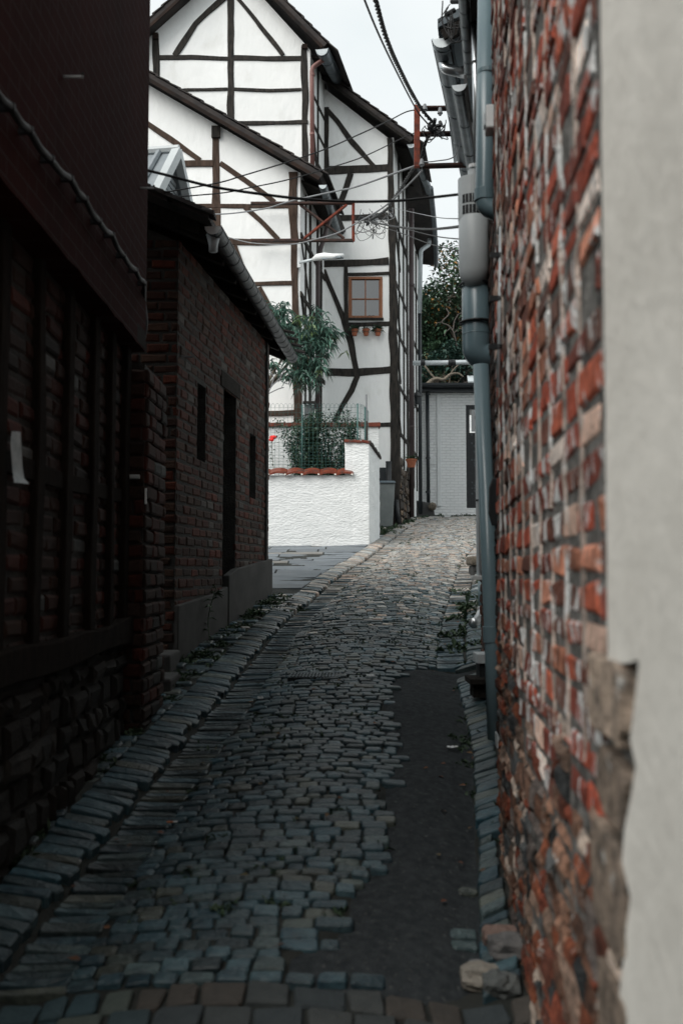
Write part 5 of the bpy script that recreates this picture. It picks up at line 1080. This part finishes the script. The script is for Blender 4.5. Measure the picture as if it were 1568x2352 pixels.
mb = MB(); mb.tube([p-V((0, 0, .10)), p+V((0, 0, .05)), p+V((0, 0, .055)), p+V((0, 0, .10))], [.09, .12, .135, .14], 12); mb.build('pot', M_terr, t)
mb = MB()
for k in range(80): leaf(mb, p+V((SRn.uniform(-.1, .1), SRn.uniform(-.1, .1), .1)), rdir(SRn, .1, 1), SRn.uniform(.1, .2), .025, (1.2, 1, .7), .2)
mb.build('plant', M_weed, t)
t = thing('stone_trough', 'dark mossy stone trough against the end of the white brick building', 'trough', at(972, 1180, 26.8)); p = at(974, 1185, 26.6)
mb = MB(); mb.hexa([(p.x-.45, 26.3, p.z-.1), (p.x+.3, 26.3, p.z-.1), (p.x+.3, 27.0, p.z-.1), (p.x-.45, 27.0, p.z-.1), (p.x-.35, 26.4, p.z+.45), (p.x+.22, 26.4, p.z+.35), (p.x+.2, 26.9, p.z+.35), (p.x-.35, 26.9, p.z+.45)]); mb.build('body', M_conc, t, bevel=.05); mb = MB(); mb.sphere((p.x+.2, 26.3, p.z+.25), .12, 6); mb.build('stone', M_bark, t, smooth=True)
# white pipe across the street
t = thing('crossing_pipe', 'pale horizontal pipe spanning the street above the white brick building', 'pipe', at(1020, 832, 22.2))
a, b = at(948, 834, 22.2), at(1100, 830, 22.2); mb = MB(); mb.tube([a, b+V((1.2, 0, 0))], .058, 14); mb.build('pipe_body', M_zend, t, smooth=True)
for x_ in (970, 1033, 1040): p = at(x_, 833, 22.2); mb = MB(); mb.tube([p-V((.05, 0, 0)), p+V((.05, 0, 0))], .072, 14); mb.build('band', M_blk, t)
# street lamp
t = thing('street_lamp', 'flat grey street lamp on a white wall plate at the brown timber corner', 'street lamp', at(686, 590, 18.1))
mb = MB(); a0, a1 = W2.hit(683, 617), W2.hit(689, 563); W2.slab(mb, [(a0[0], a0[1]), (a1[0]+.01, a0[1]), (a1[0]+.01, a1[1]), (a0[0], a1[1])], .03, .08); mb.build('wall_plate', M_wht, t)
mb = MB(); mb.tube([at(688, 603, 18.05), at(725, 595, 17.8)], .028, 10); mb.build('arm', M_zend, t, smooth=True)
mb = MB(); P_ = [at(718, 596, 17.84), at(728, 591, 17.78), at(745, 589, 17.7), at(765, 589, 17.55), at(788, 587, 17.45)]; mb.tube(P_, [.03, .065, .075, .055, .04], 12); mb.build('lamp_head', M_wht, t, smooth=True)
mb = MB(); a, b = at(742, 595, 17.7), at(786, 591, 17.45); mb.bar(a, b, .10, .03); mb.build('diffuser', M_zinc, t)
# ------------------------------------------------------------------ brackets and wires
t = thing('wire_bracket', 'rusty steel bracket of three arms holding cables out from the right-hand eaves', 'bracket', at(957, 310, 9))
mb = MB(); a, b = at(957, 243, 9), at(957, 384, 9); mb.bar(a, b, .055, .055, up=V((0, 1, 0))); mb.build('upright', M_rusto, t)
for y0_, y1_, x1_ in ((247, 246, 1052), (306, 304, 1066), (380, 376, 1082)):
    a, b = at(962, y0_, 9), at(x1_+25, y1_, 9.1); mb = MB(); mb.bar(a, b, .05, .012); mb.bar(a+V((0, .02, .0)), b+V((0, .02, .0)), .008, .055); mb.build('arm', M_rust, t)
for x_, y_ in ((1010, 254), (1008, 300), (968, 372), (975, 246)): p = at(x_, y_, 8.95); mb = MB(); mb.tube([p+V((0, 0, .03)), p-V((0, 0, .03)), p-V((0, 0, .031)), p-V((0, 0, .05))], [.014, .028, .02, .012], 8); mb.build('insulator', M_cabg, t)

t = thing('wire_bracket', 'rusty steel frame with crossed red braces fixed to the brown-beamed gable', 'bracket', at(700, 510, 17.9))
Yb = 17.95
for (p, q, w, m_, nm) in (((576, 467), (812, 466), .05, M_rust, 'rail'), ((576, 552), (812, 552), .05, M_rust, 'rail'), ((811, 464), (811, 554), .06, M_rusto, 'upright'), ((698, 548), (796, 470), .045, M_rusto, 'brace'), ((689, 470), (790, 548), .045, M_rust, 'brace')):
    a, b = at(*p, Yb+(.03 if nm == 'brace' and m_ is M_rust else 0)), at(*q, Yb+(.03 if nm == 'brace' and m_ is M_rust else 0)); mb = MB(); mb.bar(a, b, .05, w); mb.bar(a+V((0, 0, -w/2+.006)), b+V((0, 0, -w/2+.006)), .09, .008); mb.build(nm, m_, t)
def wire(label, pts, r, m=M_cab, name='cable', twist=0, n=6):
    P = sway([at(x, y, Y) for x, y, Y in pts], 10); mb = MB()
    if twist:
        for s_ in range(3):
            L_ = 0; Q = []
            dense = []
            for a, b in zip(P, P[1:]):
                k = max(1, int((b-a).length/.03))
                dense += [a.lerp(b, i/k) for i in range(k)]
            for i, p in enumerate(dense):
                th = i*.03*2*math.pi/twist+s_*2.094; d = (dense[min(i+1, len(dense)-1)]-dense[max(i-1, 0)]).normalized(); sx = d.cross(V((0, 0, 1))).normalized(); sy = d.cross(sx); Q.append(p+(sx*math.cos(th)+sy*math.sin(th))*r*1.0)
            mb.tube(Q, r*.75, 5, cap=False)
    else: mb.tube(P, r, n)
    return tag(mb.build(name, m, None, smooth=True), label, 'cable')
wire('thick twisted black cable falling from the top of the picture to the right bracket', [(845, -60, 5.6), (862, 0, 5.9), (886, 86, 6.6), (920, 165, 7.5), (962, 243, 8.6), (996, 285, 9)], .0115, twist=.17)
wire('thin black cable running beside the thick twisted one from the top', [(820, -60, 5.7), (837, 0, 6.0), (886, 115, 7), (953, 247, 8.8), (982, 285, 9)], .008)
wire('upper thin black cable crossing the gables to the left end of the right bracket', [(290, 455, 7.6), (327, 450, 7.65), (491, 422, 7.9), (556, 404, 8.0), (664, 371, 8.2), (743, 344, 8.35), (804, 318, 8.5), (887, 280, 8.8), (930, 258, 9.0), (955, 252, 9)], .0062)
wire('second thin black cable crossing the gables, ending in a spiral tie at the bracket', [(290, 462, 7.7), (327, 458, 7.75), (503, 444, 8.0), (574, 431, 8.1), (664, 412, 8.25), (775, 380, 8.5), (841, 357, 8.65), (926, 316, 8.9), (957, 303, 9)], .0055)
t = wire('bold black cable sagging across the whole alley from the red wall to the flue pipe', [(300, 380, 5.5), (326, 388, 5.5), (386, 403, 5.5), (489, 429, 5.5), (609, 447, 5.5), (697, 457, 5.55), (804, 463, 5.6), (913, 461, 5.6), (986, 454, 5.6), (1065, 445, 5.6), (1090, 441, 5.6)], .0085)
wire('light grey cable rising across the brown timber gable to the right bracket', [(400, 497, 15), (439, 492, 14.5), (521, 491, 13.5), (609, 479, 12.6), (667, 462, 12), (775, 438, 10.9), (821, 428, 10.3), (953, 381, 9)], .010, M_cabg)
wire('slack grey cable looping below the rusty frame and up to the right bracket', [(510, 540, 17.5), (522, 544, 17.2), (579, 558, 16.5), (667, 561, 15), (726, 549, 14), (775, 535, 13), (821, 511, 12), (887, 471, 10.8), (959, 402, 9.4), (968, 388, 9)], .0095, M_cabg)
wire('twisted black cable dropping from the bracket over the black timber post', [(996, 285, 9), (976, 330, 9.1), (966, 362, 9.2), (943, 395, 9.6), (920, 432, 10.2), (900, 461, 10.8), (887, 481, 11.2), (847, 507, 12)], .011, twist=.22)
wire('dark twisted cable from the tie point rising to the flue pipe', [(847, 507, 12), (868, 513, 11.3), (905, 520, 10), (953, 525, 8.8), (999, 526, 7.6), (1065, 519, 5.8), (1085, 514, 5.6)], .0065, twist=.12)
wire('thin dark cable below the twisted one, running right to the flue pipe', [(850, 508, 12), (905, 520, 10.6), (939, 528, 9.6), (1002, 543, 7.6), (1065, 550, 5.8), (1085, 552, 5.6)], .005)
wire('lowest thin dark cable running right toward the tree and flue pipe', [(850, 509, 12), (880, 522, 11.4), (920, 535, 10.6), (986, 560, 8.6), (1061, 577, 6), (1085, 580, 5.6)], .005)
wire('faint grey cable under the dark eave reaching the flue pipe', [(903, 478, 20.4), (953, 489, 15), (1002, 499, 10), (1040, 502, 7.6), (1065, 501, 5.8), (1080, 500, 5.7)], .005, M_cabg)
wire('short grey wire from the bracket up under the zinc gutters', [(965, 372, 9), (1000, 370, 8.8), (1045, 357, 8.6), (1060, 300, 8.4), (1068, 262, 8.2)], .006, M_cabg)
def tangle(label, cx, cy, Y, n, rad, seed, r=.004, m=M_cab, droop=1.0, blobs=3):
    rr = random.Random(seed); t = thing('cable_tangle', label, 'cable tangle', at(cx, cy, Y)); mb = MB(); c = at(cx, cy, Y)
    for k in range(n):
        a = c+V((rr.uniform(-rad, rad), rr.uniform(-.06, .06), rr.uniform(-rad, rad)*.6)); b = c+V((rr.uniform(-rad, rad), rr.uniform(-.06, .06), rr.uniform(-rad, rad)*.6)); d = V((rr.uniform(-.4, .4)*rad, 0, -droop*rad*rr.uniform(.5, 1.6)))
        mb.tube(sway([a, a+d*.7, (a+b)/2+d, b+d*.5, b], 5), r*rr.uniform(.7, 1.2), 5)
    mb.build('loops', m, t, smooth=True); mb = MB()
    for k in range(blobs): p = c+V((rr.uniform(-rad, rad)*.6, rr.uniform(-.05, .05), rr.uniform(-rad, rad)*.4)); q = p+rdir(rr)*.07; mb.tube([p, q], .018, 7)
    mb.build('connectors', M_blk, t); return t
tangle('dense black cable tangle with clamps under the top right eaves', 1062, 25, 6.3, 17, .15, 1, .0045, blobs=9)
tangle('small clamps and wire ends knotted on the right bracket', 1000, 292, 8.95, 12, .12, 2, .005, blobs=7, droop=.5)
tangle('loose wire loops hanging beside the rusty frame', 850, 505, 14.5, 14, .28, 3, .005, blobs=5, droop=.6)
tangle('thin cables coiled along the black post top', 875, 490, 15, 8, .22, 4, .006, M_cabg, blobs=4, droop=.35)
# ------------------------------------------------------------------ trees behind
def tree(label, base, crown, n, seed, pal, lsz=(.14, .26), clumps=26, limbs=None, group='trees beyond the white building'):
    rr = random.Random(seed); t = thing('tree', label, 'tree', base, group); tr = MB(); lf = MB(); (cx_, cy_, cz_), (rx, ry, rz) = crown; top = V((cx_, cy_, cz_+rz*.4))
    P_ = sway([V(base), V(base).lerp(top, .4)+V((rr.uniform(-.5, .5), 0, 0)), top], 6); tr.tube(P_, [.28*(1-.75*i/len(P_)) for i in range(len(P_))], 8)
    cl = []
    for k in range(clumps):
        d = rdir(rr, -.9, 1); s_ = rr.uniform(.45, 1.0); c = V((cx_+d.x*rx*s_, cy_+d.y*ry*s_, cz_+d.z*rz*s_)); cl.append((c, rr.uniform(.5, 1.1)*min(rx, rz)*.36, rr.uniform(.55, 1.35), rr.random()))
        a = P_[rr.randint(len(P_)//2, len(P_)-1)]; tr.tube(sway([a, (a+c)/2+V((0, 0, .3)), c], 4), [.07, .06, .055, .05, .04, .035, .03, .02, .015][:9], 5)
    for k in range(n):
        c, r_, br, w = rr.choice(cl); d = rdir(rr); q = c+d*r_*rr.uniform(.55, 1.05)*V((1, 1, 1)).x; q.z += -.15*r_+rr.gauss(0, .05)
        warm = rr.random() < (.20 if w > .55 else .03); base_c = pal[1] if warm else pal[0]; k_ = br*rr.uniform(.6, 1.35)
        leaf(lf, q, rdir(rr, -.8, .6), rr.uniform(*lsz), rr.uniform(*lsz)*.55, tuple(v*k_ for v in base_c), .2)
    tr.build('trunk', M_bark, t, smooth=True); lf.build('crown', M_leaft, t); return t
g_ = (.055, .105, .060); o_ = (.30, .15, .04); g2_ = (.032, .075, .058)
c = at(1045, 690, 40); tree('large autumn tree with orange flecked leaves right behind the end building', (c.x+.6, 40, 3.9), ((c.x+.3, 40, c.z-1.3), (2.6, 2.0, 3.9)), 22000, 5, (g_, o_), clumps=60)
c = at(985, 715, 42); tree('dark green tree behind the farther house corner', (c.x, 42, 4), ((c.x+.2, 42, c.z-2.0), (2.6, 1.8, 3.3)), 20000, 6, (g2_, (.05, .09, .04)), clumps=60)
c = at(1010, 850, 36.5); tree('low dark tree just over the roof of the white brick building', (c.x, 38.5, 4), ((c.x+.4, 38.5, c.z-.5), (2.2, 1.3, 1.9)), 9000, 9, (g2_, (.10, .08, .03)), clumps=30)
c = at(1110, 760, 44); tree('bushy mixed tree half hidden by the flue pipe', (c.x, 44, 4.2), ((c.x, 44, c.z-2.0), (3.0, 2, 4.4)), 15000, 8, (g_, o_), clumps=50)
t = thing('bare_tree', 'gnarled bare orange-brown branch above the white brick building', 'tree', at(985, 885, 34)); mb = MB()
mb.tube(sway([at(972, 895, 34), at(985, 880, 34), at(1000, 870, 34), at(1018, 872, 34), at(1034, 860, 34), at(1052, 858, 34), at(1064, 866, 34)], 5), [.10-.0025*i for i in range(31)], 8); mb.build('branch', M_bark, t, smooth=True)
mb = MB(); mb.tube(sway([at(1000, 870, 34), at(990, 860, 34), at(975, 840, 34)], 5), .035, 6); mb.tube(sway([at(1034, 860, 34), at(1040, 850, 34), at(1052, 838, 34)], 5), .03, 6); mb.build('twigs', M_bark, t, smooth=True)
t = thing('bare_branches', 'pale bare crooked branches standing among the autumn leaves', 'dead tree', at(1035, 760, 38)); mb = MB()
for pts in ([(1050, 800), (1042, 765), (1030, 748), (1014, 740), (1030, 722), (1024, 708)], [(1042, 765), (1056, 755), (1070, 762)], [(1040, 760), (1043, 738), (1052, 722)]): mb.tube(sway([at(x_, y_, 38.2) for x_, y_ in pts], 4), .028, 6)
mb.build('branches', mat('dead_wood', (.05, .045, .04), (.11, .095, .085), rough=.9, ns=6, bump=1), t, smooth=True); mb = MB()
for pts in ([(1014, 740), (1004, 742), (1000, 748)], [(1052, 722), (1060, 718)], [(1036, 752), (1024, 762), (1020, 772)]): mb.tube(sway([at(x_, y_, 37.8) for x_, y_ in pts], 4), .018, 5)
mb.build('twigs', MATS['dead_wood'], t, smooth=True)
# small roof window house far behind
t = thing('far_house', 'dark far roof with a pale skylight just above the white building', 'house', at(1080, 880, 38)); a = at(1068, 885, 37); 
mb = MB(); q = [a, a+V((4, 0, 0)), a+V((4, 2.5, 1.3)), a+V((0, 2.5, 1.3))]; mb.hexa([p-V((0, 0, .3)) for p in q]+q); mb.build('roof', M_roof, t)
mb = MB(); mb.box((a.x, a.y+.1, a.z-4.6), (a.x+4, a.y+2.4, a.z-.25)); mb.build('wall', M_whitr, t)
mb = MB(); a = at(1074, 882, 36.8); q = [a+V((0, 0, .05)), a+V((.55, 0, .05)), a+V((.5, .6, .42)), a+V((.05, .6, .42))]; mb.hexa(q+[p+V((0, -.03, .05)) for p in q]); mb.build('skylight', M_zend, t)
# ------------------------------------------------------------------ weeds, litter, grate
def clump(mb, p, n, s_, rr, seeds=False):
    for k in range(n):
        d = rdir(rr, .1, 1); b = p+V((rr.gauss(0, s_*.35), rr.gauss(0, s_*.35), 0)); b.z = gz(b.x, b.y)-.01
        k_ = rr.uniform(.6, 1.4); leaf(mb, b, d, rr.uniform(.4, 1.0)*s_, s_*rr.uniform(.10, .3), (k_, k_, k_), rr.uniform(.2, .8))
def weeds(label, spots, seed, s_=.12, n=34, name='weeds'):
    rr = random.Random(seed); mb = MB()
    for x, y in spots: clump(mb, V((x, y, 0)), int(n*rr.uniform(.5, 1.2)), s_*rr.uniform(.6, 1.2), rr)
    return stuff(mb.build(name, M_weed), label, 'weeds')
WR = random.Random(44)
sp = [gnd(WR.uniform(580, 690), WR.uniform(1375, 1420)) for _ in range(26)]; weeds('leafy weeds crowding the foot of the shed corner', [(p.x, p.y) for p in sp if p.x > wallL(p.y)+.03], 1, .12, 26)
sp = [(XL(y)-.36-WR.uniform(0, .25)-.0, y) for y in [WR.uniform(3.2, 9.6) for _ in range(80)]]; weeds('dark weeds scattered along the left margin of the alley', sp, 2, .10, 24)
sp = [(PS.p((y-7.1)/PS.T.y, 0, .09).x+WR.uniform(0, .12), y) for y in [WR.uniform(7.2, 10.3) for _ in range(34)]]; weeds('dark weeds along the concrete foot of the shed', sp, 3, .10, 22)
sp = [(wallR(y)-WR.uniform(.02, .35), y) for y in [WR.uniform(7.6, 11) for _ in range(38)]]; weeds('tall thistly weeds by the right wall near the silver downspout', sp, 4, .16, 26)
sp = [(wallR(y)-WR.uniform(.02, .2), y) for y in [WR.uniform(3.9, 7.2) for _ in range(26)]]; weeds('low weeds at the foot of the right wall beside the grey downpipe', sp, 5, .08, 20)
sp = [(XL(y)-WR.uniform(.3, .8), y) for y in [WR.uniform(18.4, 22.5) for _ in range(50)]]; weeds('green ground cover before the bin and black timber post', sp, 6, .17, 46, 'ground_cover')
sp = [(WR.uniform(2.2, 5.2), 27.85-WR.uniform(0, .3)) for _ in range(30)]; weeds('weeds along the foot of the white brick building', sp, 7, .2, 26)
sp = [(XL(y)-WR.uniform(.3, .6), y) for y in [WR.uniform(22.5, 27) for _ in range(20)]]; weeds('weeds under the far timber houses', sp, 9, .16, 30)
sp = []
for _ in range(1200):
    y = WR.uniform(3.2, 24)**1.0; u = WR.random(); x = XL(y)+(XR(y)-XL(y))*u
    if not in_tar(x, y) and (noise.noise(V((x*1.1, y*.8, 3))) > .02 or WR.random() < .25): sp.append((x, y))
rr = random.Random(10); mb = MB()
for x, y in sp: clump(mb, V((x, y, 0)), rr.randint(6, 16), rr.uniform(.03, .075), rr)
stuff(mb.build('grass_tufts', M_weed), 'small grass tufts growing between the cobbles', 'grass')
def tallweed(label, p, h, n, seed):
    rr = random.Random(seed); t = thing('tall_weed', label, 'weed', p); P_ = sway([p, p+V((rr.uniform(-.03, .03), 0, h*.5)), p+V((rr.uniform(-.02, .05), 0, h))], 5); mb = MB(); mb.tube(P_, .004, 5); mb.build('stem', M_weed, t); mb = MB()
    for k in range(n): q = P_[rr.randint(1, len(P_)-1)]; leaf(mb, q, rdir(rr, -.1, .7), rr.uniform(.05, .11), .028, droop=.4)
    mb.build('leaves', M_weed, t)
tallweed('tall thin weed stem with sparse leaves before the concrete foot of the shed', gnd(484, 1490), .5, 22, 1)
tallweed('thin tall weed stalk beside the pale drainpipe on the right', gnd(1091, 1418), .42, 16, 2)
t = thing('drain_grate', 'flat iron drain grate set in the cobbles', 'drain grate', gnd(720, 1577)); a, b, c_, d_ = [gnd(*p) for p in ((660, 1583), (783, 1583), (785, 1571), (668, 1571))]
mb = MB(); zz = gz((a.x+b.x)/2, a.y)+.004; q = [V((p.x, p.y, zz+(p.y-a.y)*.12)) for p in (a, b, c_, d_)]; mb.hexa([p-V((0, 0, .05)) for p in q]+q); mb.build('frame', M_blk, t); mb = MB()
for k in range(16): u = (k+.5)/16; mb.bar(q[0].lerp(q[1], u)+V((0, 0, .004)), q[3].lerp(q[2], u)+V((0, 0, .004)), .012, .008)
for k in range(3): u = (k+.5)/3; mb.bar(q[0].lerp(q[3], u)+V((0, 0, .006)), q[1].lerp(q[2], u)+V((0, 0, .006)), .010, .008)
mb.build('bars', M_zinc, t)
def litter(name, label, cat, x, y, kind):
    p = gnd(x, y); p.z = gz(p.x, p.y)+.012; t = thing(name, label, cat, p)
    if kind == 'butt':
        mb = MB(); mb.tube([p+V((-.022, 0, .004)), p+V((.004, .004, .004))], .004, 8); mb.build('filter', M_butt, t); mb = MB(); mb.tube([p+V((.004, .004, .004)), p+V((.022, .007, .004))], .004, 8); mb.build('paper', M_wht, t)
    elif kind == 'cap':
        mb = MB(); mb.tube([p, p+V((0, 0, .012))], [.02, .017], 14); mb.build('cap', M_wht, t); mb = MB(); mb.tube([p+V((0, 0, .012)), p+V((0, 0, .014))], .010, 12); mb.build('hole', M_blk, t)
    else:
        mb = MB(); n = 6; o = []
        for i in range(n):
            for j in range(n): mb.v.append((p.x+(i/n-.5)*.07, p.y+(j/n-.5)*.05, p.z+.008+.014*noise.noise(V((i*.9, j*.9, x)))))
        for i in range(n-1):
            for j in range(n-1): q = i*n+j; mb.face([q, q+1, q+n+1, q+n])
        mb.build('scrap', M_wht, t)
litter('cigarette_butt', 'cigarette butt with orange filter on the dark cobbles at lower left', 'cigarette butt', 395, 1910, 'butt')
litter('cigarette_butt', 'cigarette butt lying in the left gutter near the bottom', 'cigarette butt', 172, 2010, 'butt')
litter('bottle_cap', 'small round white cap on the cobbles left of the drain grate', 'cap', 598, 1620, 'cap')
litter('paper_scrap', 'white paper scrap on the cobbles near the asphalt edge', 'paper', 853, 1582, 'p')
litter('paper_scrap', 'white paper scrap lying on the asphalt strip', 'paper', 1041, 1728, 'p')
# loose rocks at the foot of the near wall
for i, (x_, y_, s_, cc, lab) in enumerate(((1150, 2185, .055, (.19, .13, .11), 'pinkish angular rock at the foot of the rubble wall'), (1168, 2215, .06, (.12, .12, .12), 'grey rock between the pinkish and the pale one by the wall'), (1102, 2262, .055, (.24, .225, .195), 'pale flat-topped rock at the end of the asphalt strip'), (1150, 2290, .05, (.09, .10, .10), 'dark rock lowest by the rubble wall'), (1100, 2235, .03, (.2, .21, .22), 'small grey stone beside the pale flat-topped rock'))):
    p = gnd(x_, y_); rr = random.Random(i+60); bm = bmesh.new(); bmesh.ops.create_icosphere(bm, subdivisions=3, radius=1)
    for v in bm.verts:
        d = v.co.normalized(); k = 1+.32*noise.noise(d*1.5+V((i*7, 0, 0)))+.16*noise.noise(d*3.5+V((i, 0, 0)))+.08*noise.noise(d*9+V((i, 0, 0))); k = min(k, 1.05/max(abs(d.x*.8+d.z*.6), .3), 1.0/max(abs(d.y*.5-d.z*.8), .3)); v.co = V((d.x*k*1.25, d.y*k*.95, max(-.6, d.z*k*.75)))*s_; v.co.x = max(min(v.co.x, s_*1.02), -s_*1.05)
    me = bpy.data.meshes.new('rock'); bm.to_mesh(me); bm.free(); ca = me.color_attributes.new('tint', 'FLOAT_COLOR', 'CORNER')
    for e in ca.data: e.color = (*cc, 1)
    me.materials.append(M_gran); o = bpy.data.objects.new('rock', me); col.objects.link(o); o.location = (p.x, p.y, gz(p.x, p.y)+s_*.3); tag(o, lab, 'rock', 'loose rocks by the near wall')
# fallen leaves
rr = random.Random(12); mb = MB()
for _ in range(230):
    y = rr.uniform(2.8, 16); x = XL(y)-.3+rr.random()*(XR(y)-XL(y)+.5); p = V((x, y, gz(x, y)+.012)); d = rdir(rr, -.1, .25); leaf(mb, p, d, rr.uniform(.025, .05), .022, (rr.uniform(.7, 1.3), rr.uniform(.6, 1.0), .6), .05)
stuff(mb.build('fallen_leaves', mat('dead_leaf', (.08, .06, .04), (.14, .09, .05), attr='tint')), 'few brown fallen leaves scattered on the cobbles', 'fallen leaves')
# ------------------------------------------------------------------ sky and sun (overcast)
w = bpy.data.worlds.new('World'); sc.world = w; w.use_nodes = True; nt = w.node_tree; L = nt.links.new
bg = nt.nodes['Background']; sky = N(nt, 'ShaderNodeTexSky', sky_type='NISHITA'); sky.sun_disc = False
EL, AZ = math.radians(42), math.radians(226)          # sun behind the camera to the left, veiled by cloud
sky.sun_elevation = EL; sky.sun_rotation = AZ; sky.air_density = 1; sky.dust_density = 3
tc = N(nt, 'ShaderNodeTexCoord'); nz = N(nt, 'ShaderNodeTexNoise', i_Scale=2.2, i_Detail=5, i_Roughness=.55); mp = N(nt, 'ShaderNodeMapping'); mp.inputs['Scale'].default_value = (1, 1, 2.2); L(tc.outputs['Generated'], mp.inputs['Vector']); L(mp.outputs[0], nz.inputs['Vector'])
cr = N(nt, 'ShaderNodeValToRGB'); cr.color_ramp.elements[0].position = .35; cr.color_ramp.elements[1].position = .7; cr.color_ramp.elements[0].color = (.80, .86, .87, 1); cr.color_ramp.elements[1].color = (.93, .96, .955, 1); L(nz.outputs[0], cr.inputs[0])
sc_ = N(nt, 'ShaderNodeVectorMath', operation='SCALE'); sc_.inputs['Scale'].default_value = 6.2; L(cr.outputs[0], sc_.inputs[0])
mx = N(nt, 'ShaderNodeMix', data_type='RGBA'); mx.inputs['Factor'].default_value = .94; L(sky.outputs[0], mx.inputs['A']); L(sc_.outputs[0], mx.inputs['B']); L(mx.outputs['Result'], bg.inputs['Color'])
bg.inputs['Strength'].default_value = .095
sd = bpy.data.lights.new('sun', 'SUN'); so = bpy.data.objects.new('sun', sd); col.objects.link(so); sd.energy = 1.75; sd.angle = math.radians(48); sd.color = (1, .965, .92)
dirv = V((math.sin(AZ)*math.cos(EL), math.cos(AZ)*math.cos(EL), math.sin(EL))); so.rotation_euler = dirv.to_track_quat('Z', 'Y').to_euler(); so.location = (0, 0, 30)
sc.view_settings.view_transform = 'Standard'; sc.view_settings.look = 'None'; sc.view_settings.exposure = .9; sc.view_settings.gamma = 1
sc.render.engine = 'CYCLES'; sc.cycles.max_bounces = 6; sc.cycles.use_denoising = True
